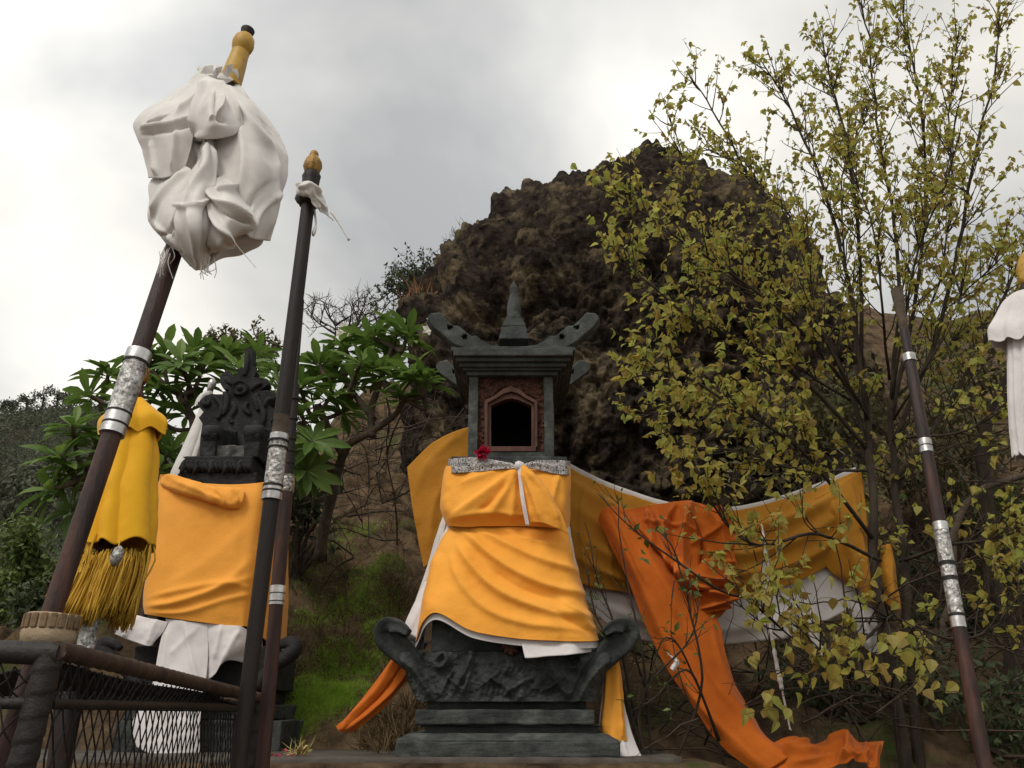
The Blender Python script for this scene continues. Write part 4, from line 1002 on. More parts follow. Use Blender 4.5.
fin = obj('finial', b, M['goldpaint'], um, smooth=True, autosm=50)
b = MB(); on_axis(b, fA, [(53.5, 5.2), (51.5, 7.4), (48.5, 9.8), (44.3, 10.8), (40, 9.8), (37, 7.2), (35.5, 5)]); obj('ball', b, M['goldpaint'], fin, smooth=True)
b = MB(); on_axis(b, fA, [(36.5, 4.0), (34.5, 5.4), (31.5, 6.6), (30.5, 6.8), (30, 5.6)]); obj('cap', b, M['blackpole'], fin, smooth=True, autosm=40)
# bunched cloth: closed lumpy body with traced folds
sil = [(66, 203, 222), (72, 200, 229), (82, 187, 237), (92, 172, 247), (104, 157, 256), (116, 143, 263), (126, 138, 269), (140, 141, 277), (150, 146, 284), (160, 149, 285), (174, 150, 283), (190, 152, 279), (205, 152, 275), (220, 150, 271), (232, 157, 269), (241, 166, 266), (249, 176, 240), (256, 183, 226), (264, 190, 213), (270, 194, 205)]
sil = np.array(sil, float)
nS, nT = 210, 240
S = cat(sil, nS)
th = np.linspace(0, 2 * math.pi, nT, endpoint=False)
axisD = np.array([fA(py)[1] for py in S[:, 0]])
ctr = at_arr((S[:, 1] + S[:, 2]) / 2, S[:, 0], axisD)
halfw = 0.80 * np.array([m_px(p, 1) for p in ctr]) * (S[:, 2] - S[:, 1]) / 2
fwd = np.array((0, math.cos(0.4), math.sin(0.4)))
c_, s_ = np.cos(th), np.sin(th)
sq = np.sign(c_) * np.abs(c_) ** 0.8
Pb = ctr[:, None, :] + halfw[:, None, None] * (sq[None, :, None] * np.array((1.0, 0, 0)) + 0.62 * s_[None, :, None] * fwd)
zc_ = Pb[..., 1] * cp_ + (Pb[..., 2] - H) * sp_
PX = 512 + F * Pb[..., 0] / zc_; PY = 384 - F * ((Pb[..., 2] - H) * cp_ - Pb[..., 1] * sp_) / zc_
nrm = normals(Pb, True)
ins = np.sign((nrm * (Pb - ctr[:, None, :])).sum(-1, keepdims=True)); nrm = nrm * ins
fold = [([(212, 86), (192, 110), (170, 120), (139, 128)], 0.026, 5, 3), ([(212, 84), (228, 96), (240, 118), (236, 136), (222, 142), (200, 136)], 0.030, 4, 3), ([(206, 92), (198, 112), (194, 132)], 0.022, 4, 3),
        ([(192, 140), (206, 140), (214, 144), (228, 138)], -0.02, 5, 4), ([(216, 146), (222, 168), (228, 190), (232, 206)], -0.02, 6, 5), ([(194, 150), (190, 162), (180, 172), (160, 182)], -0.032, 6, 5),
        ([(208, 140), (209, 160), (200, 184), (186, 204)], 0.042, 4, 4), ([(210, 146), (213, 170), (208, 184)], 0.026, 2.5, 3), ([(190, 172), (176, 192), (160, 206), (151, 222)], 0.026, 4, 3),
        ([(172, 206), (182, 226), (186, 246)], 0.016, 4, 4), ([(213, 206), (208, 230), (202, 250)], 0.020, 4, 3), ([(214, 200), (230, 218), (256, 226)], 0.032, 3, 4), ([(218, 208), (228, 226), (234, 246)], 0.024, 3, 3), ([(214, 188), (228, 190), (242, 188)], 0.018, 3, 3),
        ([(214, 216), (220, 236), (224, 250)], -0.025, 3, 3), ([(274, 150), (274, 190), (266, 238)], 0.020, 3, 5), ([(252, 98), (262, 124), (276, 150)], 0.016, 5, 4), ([(240, 200), (252, 190), (268, 178)], -0.020, 5, 6), ([(258, 226), (260, 208), (270, 190)], 0.016, 4, 4),
        ([(146, 132), (152, 160), (152, 176)], 0.014, 3, 3), ([(160, 128), (190, 124)], -0.012, 3, 3), ([(232, 100), (246, 130), (250, 160)], -0.010, 8, 8), ([(186, 206), (212, 204)], -0.016, 3, 2), ([(156, 226), (180, 236), (204, 236)], -0.012, 5, 5)]
front_mask = smooth(-0.15, 0.35, -(s_))[None, :]
d = fold_disp(PX, PY, fold) * 0.72 * front_mask
d += (0.016 * fbm(Pb, 6, 91, 3) + 0.010 * np.sin(5 * th + 3 * vnoise(Pb, 4, 5))[...]) * (0.3 + 0.7 * (1 - front_mask))
d += 0.005 * fbm(Pb, 16, 12, 3) * front_mask
edge = np.minimum(np.arange(nS), np.arange(nS)[::-1])[:, None] / 14.0
d *= np.clip(edge, 0, 1)
Pb = Pb + nrm * d[..., None]
b = MB().grid(Pb, closed=True); b.f.append(tuple(range(nT - 1, -1, -1))); b.f.append(tuple(range((nS - 1) * nT, nS * nT)))
cl = obj('bunched_cloth', b, M['dirtywhite'], um, smooth=True)
def panel(rows, folds, seed, m='dirtywhite'):
    ctrl = [[(x, y, fA(y)[1] + dd) for x, y, dd in rw] for rw in rows]
    P, _, _ = sheet_grid(ctrl, 90, 90, folds, (0.004, 9), seed)
    obj('cloth_fold', MB().grid(P), M[m], cl, smooth=True, solid=0.0025)
panel([[(200, 74, -.02), (207, 76, -.05), (214, 80, -.06)], [(166, 97, .02), (188, 97, -.08), (205, 96, -.10)], [(134, 122, .02), (166, 121, -.10), (197, 118, -.13)], [(143, 150, .02), (166, 150, -.09), (191, 146, -.10)], [(149, 178, .02), (164, 178, -.06), (184, 172, -.07)]],
      [([(140, 128), (170, 124), (198, 116)], .014, 1.5, 4), ([(208, 80), (196, 100), (176, 114)], .016, 3, 2), ([(152, 140), (158, 176)], .012, 2, 4), ([(176, 128), (172, 172)], .012, 4, 2), ([(142, 136), (170, 131), (196, 124)], -.006, 2, 2)], 3)
panel([[(219, 82, -.05), (232, 86, -.05), (246, 93, .02)], [(222, 112, -.10), (248, 109, -.10), (266, 117, .02)], [(214, 150, -.10), (254, 147, -.12), (286, 152, .03)], [(222, 190, -.11), (256, 192, -.11), (281, 196, .03)], [(236, 226, -.08), (252, 238, -.08), (268, 241, .03)]],
      [([(228, 88), (250, 124), (274, 152)], .012, 5, 3), ([(274, 152), (272, 196), (264, 238)], .016, 2, 4), ([(236, 224), (250, 204), (272, 180)], -.014, 4, 5), ([(240, 120), (244, 160), (240, 200)], .010, 6, 5), ([(252, 236), (258, 214), (276, 190)], .012, 2, 3)], 5)
panel([[(204, 77, -.08), (214, 80, -.11), (223, 87, -.08)], [(193, 108, -.10), (212, 103, -.18), (234, 104, -.12)], [(189, 130, -.10), (212, 126, -.18), (243, 126, -.13)], [(193, 142, -.08), (211, 140, -.11), (232, 138, -.09)]],
      [([(208, 80), (200, 104), (193, 134)], .020, 2, 4), ([(214, 82), (226, 98), (240, 122)], .020, 4, 2), ([(216, 92), (214, 112), (226, 124)], -.024, 3, 3), ([(194, 136), (214, 132), (240, 128)], .014, 3, 2), ([(222, 96), (220, 110), (210, 120)], .016, 1.6, 2)], 7)
panel([[(203, 140, -.09), (209, 138, -.12), (215, 141, -.09)], [(195, 162, -.10), (206, 159, -.165), (218, 158, -.10)], [(181, 186, -.11), (200, 184, -.175), (217, 182, -.12)], [(171, 206, -.11), (194, 202, -.185), (215, 198, -.12)], [(175, 230, -.10), (196, 231, -.175), (214, 226, -.12)], [(181, 252, -.05), (198, 260, -.10), (211, 254, -.05)], [(190, 266, -.02), (197, 271, -.04), (207, 265, -.02)]],
      [([(208, 142), (204, 170), (188, 200)], .014, 2, 3), ([(211, 144), (212, 170), (208, 196)], .012, 2, 2), ([(173, 205), (194, 206), (214, 196)], .010, 1.2, 3), ([(190, 208), (196, 236), (197, 264)], .012, 3, 3), ([(206, 204), (204, 236), (200, 262)], -.012, 2, 3), ([(178, 212), (184, 238), (192, 262)], .010, 2, 2), ([(200, 150), (192, 180)], -.010, 2, 2)], 9)
panel([[(184, 166, -.06), (192, 171, -.09), (198, 180, -.10)], [(152, 180, .03), (174, 188, -.10), (189, 198, -.12)], [(149, 204, .02), (166, 212, -.11), (184, 216, -.12)], [(150, 222, .02), (166, 236, -.09), (186, 240, -.11)], [(166, 244, .02), (178, 251, -.05), (192, 258, -.06)]],
      [([(190, 172), (168, 194), (152, 218)], .016, 2, 4), ([(194, 180), (180, 204), (172, 236)], .016, 2, 4), ([(184, 216), (170, 232), (160, 236)], -.012, 3, 3), ([(156, 222), (172, 240), (188, 252)], .010, 2, 3)], 11)
panel([[(211, 176, -.12), (216, 178, -.14), (223, 176, -.11)], [(213, 200, -.13), (226, 196, -.16), (243, 187, -.10)], [(212, 222, -.12), (230, 217, -.17), (258, 226, -.09)], [(210, 246, -.08), (222, 244, -.13), (236, 238, -.07)], [(208, 253, -.06), (221, 250, -.08), (234, 248, -.05)]],
      [([(214, 180), (222, 204), (256, 224)], .024, 2, 3), ([(214, 186), (218, 214), (232, 246)], .022, 2, 3), ([(218, 190), (240, 188)], .014, 1.4, 2), ([(222, 212), (236, 218), (250, 224)], -.018, 2, 2), ([(214, 216), (216, 236), (214, 250)], .016, 2, 2)], 13)
# torn gathers and frayed threads
rr = np.random.default_rng(11)
b = MB()
for k in range(26):
    px, py = 202 + rr.random() * 32, 74 + rr.random() * 10
    p = at(px, py, fA(78)[1] + rr.uniform(-.05, .05)); L_ = rr.uniform(.015, .05)
    dr = np.array((rr.uniform(-.8, .8), rr.uniform(-.5, .3), rr.uniform(.3, 1.0))); dr /= np.linalg.norm(dr)
    sd = np.cross(dr, (0, 1, 0)) * rr.uniform(.006, .016)
    b.add([p - sd * 1.3, p + sd * 1.3, p + dr * L_ * .6 + sd + np.array((0, -.008, 0)), p + dr * L_ * .6 - sd, p + dr * L_], [(0, 1, 2, 3), (3, 2, 4)])
obj('torn_gather', b, M['dirtywhite'], um)
b = MB()
def thread(mb, px, py, D, pts, r=0.0009):
    p0 = at(px, py, D); mb.tube(cat(np.array([at(x, y, D + dd) for x, y, dd in pts]), 14), r, 4)
DA = fA(260)[1]
for k in range(14):
    x, y = 158 + rr.random() * 14, 246 + rr.random() * 8
    thread(b, x, y, DA - .03, [(x, y, -.03), (x + rr.uniform(-5, 3), y + 10, -.04), (x + rr.uniform(-8, 4), y + rr.uniform(16, 26), -.03)], 0.0011)
obj('frayed_hem', b, M['dirtywhite'], um); b = MB()
for k in range(12):
    x, y = 200 + rr.random() * 16, 262 + rr.random() * 4
    thread(b, x, y, DA - .05, [(x, y - 6, -.05), (x + rr.uniform(-3, 3), y + 5, -.05), (x + rr.uniform(-6, 6), y + rr.uniform(8, 16), -.05)])
obj('frayed_hem', b, M['dirtywhite'], um); b = MB()
thread(b, 228, 230, DA - .1, [(228, 228, -.14), (236, 244, -.13), (246, 256, -.12), (256, 268, -.12)])
obj('loose_thread', b, M['dirtywhite'], um)

# its pale carved socket on the fence post
b = MB()
c0 = at(46, 645, 1.585); s_ = m_px(c0); ax = np.array((0.03, 0.05, 1.0)); ax /= np.linalg.norm(ax)
b.lathe([(22 * s_, 0), (24 * s_, 2 * s_), (25.5 * s_, 9 * s_), (25.2 * s_, 13 * s_), (24.0 * s_, 14 * s_), (24.6 * s_, 28 * s_), (23 * s_, 29.5 * s_), (18 * s_, 29.5 * s_), (17 * s_, 20 * s_)], c0, ax, n=48)
sock = obj('pole_socket', b, M['beige'], base=c0, smooth=True, autosm=35)
tag(sock, 'round pale carved wooden socket at the foot of the leaning pole', 'socket')
b = MB()
for k in range(18):
    a = k * 2 * math.pi / 18
    u = np.array((math.cos(a), math.sin(a), 0)); w = np.array((-math.sin(a), math.cos(a), 0))
    hw = 3.1 * s_
    for (r0, r1, h0, h1, mm_) in ((24.2, 26.4, 15.0, 29.5, 0),):
        V = []
        for rr_ in (r0 * s_, r1 * s_):
            for hh in (h0 * s_, h1 * s_):
                for ss in (-1, 1): V.append(c0 + u * rr_ + w * hw * ss + ax * hh)
        b.add(V, [(4, 5, 7, 6), (0, 4, 6, 2), (5, 1, 3, 7), (2, 6, 7, 3), (4, 0, 1, 5)])
obj('carved_block', b, M['beigedark'], sock, bevel=0.002)

# 2 dark spear pole
fB = line3(at(248, 690, 2.75), at(314, 156, 2.85))
spn = thing('spear_pole', fB(780), 'dark slender pole with old gold crown tip, silver sleeve and torn white rag', 'pole')
pole_seg(fB, 790, 486, 16.5, 16, M['blackpole'], spn, 'pole', 16, 24); pole_seg(fB, 442, 205, 16, 13, M['blackpole'], spn, 'upper_pole', 16, 24)
pole_seg(fB, 486, 440, 19, 17.6, M['silver'], spn, 'silver_sleeve', 20)
pole_seg(fB, 441, 434.5, 18.4, 18.2, M['silverplain'], spn, 'silver_ring', 20, 4); pole_seg(fB, 500, 487, 20, 19.6, M['silverplain'], spn, 'silver_ring', 20, 4)
for a_, b_ in ((442, 440.4), (449, 447.4), (487.5, 485), (492.5, 490.6)): pole_seg(fB, a_, b_, 20.4, 20.2, M['black'], spn, 'black_ring', 20, 3)
pole_seg(fB, 436, 416, 16.4, 15.8, M['palebark'], spn, 'worn_wood', 16, 5)
b = MB(); on_axis(b, fB, [(206, 7), (204, 10), (200, 12.5), (196, 12), (192, 9), (188, 7.5), (180, 8), (176, 8.6), (173, 7.2), (172, 5)], mod=lambda h, th: 0.10 * np.sin(8 * th)); cap_ = obj('turned_collar', b, M['blackpole'], spn, smooth=True)
b = MB(); on_axis(b, fB, [(174, 5), (172, 7), (167, 8.6), (162, 8), (158, 5.5), (156, 3.6), (154.5, 4.2), (152, 3.2), (151, 0.6)], n=32, mod=lambda i, th: 0.10 * np.sin(8 * th + (i % 2) * 0.6)); obj('crown_tip', b, M['goldleaf'], spn, smooth=True)
DB = fB(195)[1]
sheet('rag', [[(296, 184, DB - .03), (305, 182, DB - .07), (316, 185, DB - .06), (322, 192, DB)], [(298, 192, DB - .04), (307, 192, DB - .08), (318, 194, DB - .06), (326, 204, DB)], [(304, 198, DB - .03), (311, 200, DB - .07), (320, 204, DB - .04), (330, 214, DB + .01)], [(318, 204, DB - .02), (320, 208, DB - .05), (324, 212, DB - .02), (334, 220, DB + .01)]], M['dirtywhite'], spn, nu=40, nv=40, wr=(0.012, 16), seed=3,
      folds=[([(298, 188), (312, 188), (322, 196)], 0.018, 2, 2), ([(308, 184), (316, 198), (330, 214)], 0.016, 2, 2)])
b = MB(); b.tube(cat(np.array([at(x, y, DB) for x, y in ((331, 212), (338, 222), (344, 232), (349, 240))]), 12), [0.004] * 4 + [0.003] * 7 + [0.006], 5)
b.tube(cat(np.array([at(x, y, DB) for x, y in ((314, 210), (316, 224), (313, 236))]), 10), [0.006, .006, .004, .004, .004, .004, .006, .008, .008, .004], 5)
obj('rag_cord', b, M['dirtywhite'], spn, smooth=True)

# 3 second, thinner pole beside it
fC = line3(at(269, 690, 3.0), at(301, 320, 3.05))
sp2 = thing('spear_pole', fC(780), 'thinner red brown pole beside the dark spear pole, with pointed silver collar and slim rod', 'pole')
pole_seg(fC, 790, 492, 14.5, 13.5, M['brownpole'], sp2, 'pole', 16, 26)
pole_seg(fC, 478, 385, 10.5, 8.5, M['blackpole'], sp2, 'upper_pole', 12, 20); pole_seg(fC, 386, 300, 4.2, 3.2, M['blackpole'], sp2, 'rod', 8, 12)
for y in (464, 452, 440, 420, 400): pole_seg(fC, y, y - 2.5, 11.6, 11.4, M['blackpole'], sp2, 'turned_ring', 12, 3)
b = MB(); on_axis(b, fC, [(498, 2.5), (494, 5.5), (491, 7.6), (478, 7.4), (476, 8.0), (475, 6)]); obj('silver_collar', b, M['silver'], sp2, smooth=True, autosm=40)
for a_, b_ in ((605, 602), (601, 594), (593, 586)): pole_seg(fC, a_, b_, 15.4, 15.2, M['silverplain'], sp2, 'silver_ring', 18, 4)
for a_, b_ in ((602, 601), (594, 593)): pole_seg(fC, a_, b_, 15.7, 15.6, M['black'], sp2, 'black_ring', 18, 3)

# 4 right pole
fD = line3(at(985, 768, 2.9), at(897, 292, 3.2))
sp3 = thing('umbrella_pole', fD(790), 'red brown pole with four silver fittings leaning before the leafy tree at right', 'pole')
pole_seg(fD, 800, 355, 15.5, 11, M['brownpole'], sp3, 'pole', 16, 36); pole_seg(fD, 356, 330, 9, 8.5, M['brownpole'], sp3, 'upper_pole', 14, 8); pole_seg(fD, 332, 290, 7.5, 11.5, M['palebark'], sp3, 'worn_tip', 12, 8)
for a_, b_ in ((614, 581), (577, 566), (562, 530)): pole_seg(fD, a_, b_, 14.6, 14.2, M['silver'], sp3, 'silver_sleeve', 20, 8)
for a_, b_ in ((628, 617), (531, 523), (453, 447), (446, 440), (362, 355)): pole_seg(fD, a_, b_, 14.8 if a_ > 500 else 12.9, 14.6 if a_ > 500 else 12.7, M['silverplain'], sp3, 'silver_ring', 20, 4)
for a_, b_ in ((617, 614), (581, 577), (566, 562), (447, 446)): pole_seg(fD, a_, b_, 15.2 if a_ > 500 else 13.2, 15.0 if a_ > 500 else 13.0, M['black'], sp3, 'black_ring', 20, 3)

# 5 closed umbrellas: canopy pleated round the pole, short flap above
def closed_umbrella(f, cm, label, can, flap, k, seed, parent_name='closed_umbrella', depth=0.8, group=None):
    """can = [(py, left, right)] of the hanging canopy; flap = same for the short upper valance"""
    root = thing(parent_name, f(can[-1][0] + 30), label, 'umbrella', group)
    for nm, prof, kk, amp in (('canopy', can, k, 0.10), ('valance', flap, 9, 0.03)):
        if not prof: continue
        S = cat(np.array(prof, float), 90); n_ = 160; th = np.linspace(0, 2 * math.pi, n_, endpoint=False)
        ctr = at_arr((S[:, 1] + S[:, 2]) / 2, S[:, 0], np.array([f(y)[1] for y in S[:, 0]]))
        hw = np.array([m_px(p) for p in ctr]) * (S[:, 2] - S[:, 1]) / 2
        v = np.linspace(0, 1, 90)[:, None]
        ph = 0.9 * np.sin(2 * th + seed) + 0.6 * np.sin(3 * th + 2 * seed)
        pl = amp * (0.3 + 0.7 * v) * (np.abs(np.sin(0.5 * kk * th + ph + 0.5 * np.sin(3 * v))) * 2 - 1.2)
        if nm == 'valance': pl = pl + (1.0 / (np.abs(np.cos(th + .12)) + np.abs(np.sin(th + .12))) ** 0.9 - 1) * np.clip(v * 2.2, 0, 1)
        P = ctr[:, None] + (hw[:, None] * (1 + pl))[..., None] * (np.cos(th)[None, :, None] * np.array((1, 0, 0)) + depth * np.sin(th)[None, :, None] * np.array((0, 1, 0)))
        P = P + 0.004 * fbm(P, 9, seed, 3)[..., None]
        P[..., 2] += (0.008 * np.sin(kk * th + ph) + 0.006 * np.sin(3 * th + seed))[None] * v
        obj(nm, MB().grid(P, closed=True), cm, root, smooth=True, solid=0.003)
    return root
fY = line3(at(86, 645, 2.45), at(141, 365, 2.55))
yu = closed_umbrella(fY, M['yellow'], 'closed bright yellow umbrella with long tasselled fringe hanging behind the leaning pole',
    [(402, 124, 146), (420, 116, 153), (450, 104, 156), (490, 92, 155), (520, 86, 154), (545, 80, 152)], [(398, 128, 144), (402, 120, 150), (410, 107, 160), (420, 96, 170), (434, 96, 168)], 7, 3)
pole_seg(fY, 612, 395, 15, 12, M['brownpole'], yu, 'pole', 14, 14); pole_seg(fY, 652, 606, 18, 17, M['silver'], yu, 'silver_sleeve', 18, 8)
pole_seg(fY, 660, 654, 18.5, 18.2, M['silverplain'], yu, 'silver_ring', 18, 3); pole_seg(fY, 790, 660, 17, 16, M['brownpole'], yu, 'lower_pole', 14, 14)
b = MB(); on_axis(b, fY, [(400, 9.5), (396, 9), (390, 6.5), (384, 6), (382, 8)]); obj('collar', b, M['brownpole'], yu, smooth=True)
b = MB(); on_axis(b, fY, [(384, 5), (382, 8), (376, 9.6), (369, 8.6), (364, 6), (362, 4), (360, 1)], n=32, mod=lambda i, th: 0.07 * np.sin(9 * th)); obj('finial', b, M['goldleaf'], yu, smooth=True)
# fringe: knotted net above, many cords below
rr = np.random.default_rng(5)
b = MB(); b2 = MB()
cD = fY(545)[1]; cx_ = at(116, 545, cD); hw = m_px(cx_, 33)
for k in range(1000):
    a = rr.random() * 2 * math.pi; q = math.sqrt(rr.uniform(.35, 1))
    p0 = cx_ + np.array((math.cos(a) * hw * q, math.sin(a) * hw * .8 * q, rr.uniform(-.01, .03)))
    spread = 1.0 + rr.uniform(.12, .34)
    p2 = cx_ + np.array((math.cos(a) * hw * q * spread - 0.045 + rr.normal() * .006, math.sin(a) * hw * .8 * q * spread, -rr.uniform(.17, .225) - .02 * math.sin(3 * a)))
    p1 = (p0 + p2) / 2 + np.array((rr.normal() * .006, rr.normal() * .006, 0))
    b.tube(cat(np.array([p0 + (p2 - p0) * .22, p1, p2]), 7), [.0014, .0018, .0022, .0026, .0028, .0028, .002], 3)
for k in range(46):
    a = k / 64 * 2 * math.pi
    for s in (-1, 1):
        p0 = cx_ + np.array((math.cos(a) * hw, math.sin(a) * hw * .8, .02)); a2 = a + s * rr.uniform(.05, .24)
        p2 = cx_ + np.array((math.cos(a2) * hw * 1.1 - .012, math.sin(a2) * hw * .88, -.075 - rr.uniform(0, .03)))
        b2.tube(cat(np.array([p0, (p0 + p2) / 2 + rr.normal(size=3) * .006, p2]), 5), .0026, 4)
obj('fringe', b, M['tassel'], yu, smooth=True); obj('knotted_cords', b2, M['tassel'], yu)
b = MB(); c0 = at(117, 556, cD - .13); b.lathe([(.001, -.03), (.012, -.02), (.017, 0), (.012, .02), (.001, .028)], c0, (0.25, -0.1, 1), n=16); obj('silver_pendant', b, M['silver'], yu, smooth=True)
b = MB(); b.tube([at(118, 549, cD - .125), at(120, 540, cD - .12)], .002, 5); obj('pendant_cord', b, M['tassel'], yu)
# white one behind the throne
fW = line3(at(178, 500, 5.45), at(212, 384, 5.45))
wu = closed_umbrella(fW, M['dirtywhite'], 'slim closed white umbrella with silver knob leaning behind the black throne backrest', [(393, 204, 212), (410, 199, 211), (440, 187, 207), (478, 170, 198), (490, 166, 196)], [(392, 204, 213), (398, 197, 213), (405, 194, 211)], 9, 7)
pole_seg(fW, 640, 392, 6, 6, M['brownpole'], wu, 'pole', 10, 10)
b = MB(); on_axis(b, fW, [(392, 3), (388, 3.2), (386, 4), (383, 4.2), (380, 3), (378.5, .6)]); obj('silver_knob', b, M['silverplain'], wu, smooth=True)
# white one cut by the right edge
fR = line3(at(1033, 520, 3.1), at(1026, 265, 3.15))
ru = closed_umbrella(fR, M['white'], 'closed white umbrella with broad flap at the far right edge', [(302, 1014, 1040), (330, 1010, 1044), (370, 1010, 1048), (420, 1012, 1050), (456, 1015, 1052)], [(294, 1012, 1040), (302, 1004, 1046), (318, 996, 1056), (330, 990, 1062), (343, 990, 1064)], 11, 5)
pole_seg(fR, 800, 290, 12, 11, M['brownpole'], ru, 'pole', 12, 14)
b = MB(); on_axis(b, fR, [(296, 6), (288, 6), (284, 5)]); obj('collar', b, M['brownpole'], ru, smooth=True)
b = MB(); on_axis(b, fR, [(286, 4), (280, 7), (268, 8.5), (258, 6), (252, 2)], mod=lambda i, th: .07 * np.sin(8 * th)); obj('finial', b, M['goldpaint'], ru, smooth=True)

# ------------------------------------------------------------------ netted fence in the lower left
NP = at(68, 652, 1.50); FP = at(259, 698, 3.75)
fence = thing('netted_fence', (NP[0], NP[1], 0), 'dark tape wrapped railing with black diamond netting in the lower left corner', 'fence')
def spiral(kp, pitch, amp):
    return lambda i, th: amp * (((i / kp - th / (2 * math.pi)) % 1.0) - 0.4)
def rail(name, A, B, r0, r1, m, k=160, turns=34, amp=0.10, sag=0.0):
    t = np.linspace(0, 1, k)[:, None]
    pts = np.asarray(A) * (1 - t) + np.asarray(B) * t; pts[:, 2] -= sag * np.sin(math.pi * t[:, 0])
    return obj(name, MB().tube(pts, np.linspace(r0, r1, k), 18, mod=spiral(k / turns, 0, amp)), m, fence, smooth=True, autosm=40)
post_b = at(18, 800, 1.49)
k_ = 90; t = np.linspace(0, 1, k_)[:, None]
pb = np.array((at(30, 775, 1.5)[0], 1.5, 0.9)); pt_ = NP + np.array((-.012, 0, -.01))
dirp = (at(22, 766, 1.5) - at(50, 655, 1.5)); 
top_p = at(51, 650, 1.5); bot_p = top_p + dirp * 2.2
obj('post', MB().tube(top_p * (1 - t) + bot_p * t, np.full(k_, m_px(NP, 13)), 18, mod=spiral(8.5, 0, 0.10)), M['wrap'], fence, smooth=True, autosm=40)
tt = np.linspace(0, 1, 60)[:, None]
fp_top = FP + np.array((0, 0, .005)); fp_bot = at(243, 775, 3.75); fp_bot = fp_top + (fp_bot - fp_top) * 2.0
obj('post', MB().tube(fp_top * (1 - tt) + fp_bot * tt, np.full(60, m_px(FP, 12)), 14, mod=spiral(7, 0, .08)), M['wrap'], fence, smooth=True, autosm=40)
rail('top_rail', at(57, 650, 1.49), FP, m_px(NP, 9), m_px(FP, 4.8), M['rattan'], 330, 40, 0.20)
rail('top_rail', at(-120, 648, 1.46), at(60, 654, 1.5), m_px(NP, 11), m_px(NP, 11), M['wrap'], 120, 5, 0.06)
rail('middle_rail', at(-120, 703, 1.47), at(50, 703, 1.51), m_px(NP, 6), m_px(NP, 6), M['wrap'], 60, 6, .05)
lrA, lrB = at(50, 704, 1.53), at(252, 708, 3.73)
rail('middle_rail', lrA, lrB, m_px(NP, 5.2), m_px(FP, 4), M['wrap'], 120, 12, .08)
# the rail of the next section, running behind
rail('back_rail', at(-100, 690, 2.15), at(250, 703, 3.80), m_px(at(0, 690, 2.2), 7), m_px(FP, 4), M['rattan'], 160, 30, .10)
def diamond(A0, A1, B0, B1, cu, cv, r, seed, m=None):
    """net between top edge A0-A1 and bottom edge B0-B1"""
    mb = MB(); L_ = np.linalg.norm(A1 - A0); Hh = np.linalg.norm(B0 - A0); nu_ = int(L_ / cu); nv_ = max(2, int(Hh / cv * 2))
    rg = np.random.default_rng(seed)
    jit = rg.normal(size=(nu_ + 3, nv_ + 2, 2)) * 0.12
    def node(i, j):
        u = (i + (0.5 if j % 2 else 0) + jit[i, j, 0]) / nu_; v = min(1, max(0, (j + jit[i, j, 1]) / nv_))
        u = min(1, max(0, u))
        p = (A0 * (1 - u) + A1 * u) * (1 - v) + (B0 * (1 - u) + B1 * u) * v
        return p + np.array((0.0, .01 * math.sin(5 * u + 3 * v), -.006 * math.sin(9 * u)))
    for j in range(nv_):
        for i in range(nu_ + 1):
            a = node(i, j)
            for b_ in ((i, j + 1), (i + (1 if j % 2 else -1), j + 1)):
                if 0 <= b_[0] <= nu_: mb.tube([a, node(*b_)], r, 4, cap=False)
    return mb
d1 = np.array((0, 0, -1.0))
n1 = diamond(at(60, 660, 1.51), FP + d1 * .03, lrA, lrB, .045, .06, .0018, 1); obj('upper_net', n1, M['net'], fence)
n2 = diamond(lrA, lrB, lrA + d1 * .55, lrB + d1 * .55, .052, .075, .0018, 2); obj('lower_net', n2, M['net'], fence)
n3 = diamond(at(-100, 660, 1.47), at(42, 664, 1.5), at(-100, 703, 1.47), at(34, 703, 1.5), .03, .045, .0016, 3); obj('upper_net', n3, M['net'], fence)
n4 = diamond(at(-100, 704, 1.47), at(32, 704, 1.5), at(-110, 800, 1.47), at(6, 800, 1.5), .045, .07, .0016, 4); obj('lower_net', n4, M['net'], fence)
n5 = diamond(at(60, 662, 1.54), FP + d1 * .04, at(-100, 690, 2.15), at(250, 703, 3.8), .03, .03, .0022, 5); obj('top_net', n5, M['net'], fence)
for x0, x1, D_ in ((68, 58, 2.3),):
    a, c = at(x0, 690, D_), at(x1, 775, D_); c = a + (c - a) * 2
    obj('inner_post', MB().tube([a, (a + c) / 2, c], m_px(a, 11), 12), M['brownpole'], fence, smooth=True)

# ------------------------------------------------------------------ trees
class Plant:
    def __init__(s, seed): s.w = MB(); s.lf = []; s.r = np.random.default_rng(seed)
    def limb(s, pts, r0, r1, n=7, jit=0.02, k=None):
        pts = np.asarray(pts, float); k = k or max(8, len(pts) * 5)
        q = cat(pts, k); q = q + jit * np.stack([fbm(q, 2.5, int(s.r.integers(1000)), 3) for _ in range(3)], -1) * np.linspace(0.2, 1, k)[:, None]
        s.w.tube(q, np.linspace(r0, r1, k), n)
        return q
    def twig(s, p, d, L, r, bend=(0, 0, .25), kink=0.25):
        k = 5; pts = [p]; d = d / np.linalg.norm(d)
        for i in range(k):
            d = d + s.r.normal(size=3) * kink * 0.35 + np.array(bend) / k; d /= np.linalg.norm(d)
            pts.append(pts[-1] + d * L / k)
        pts = np.array(pts); s.w.tube(pts, np.linspace(r, r * .35, k + 1), 4, cap=False)
        return pts, d
    def leaf(s, p, d, up, size): s.lf.append((p, d, up, size))
    def foliage(s, tmpl, mb=None):
        mb = mb or MB()
        if s.lf: add_leaves(mb, *zip(*s.lf), tmpl)
        return mb

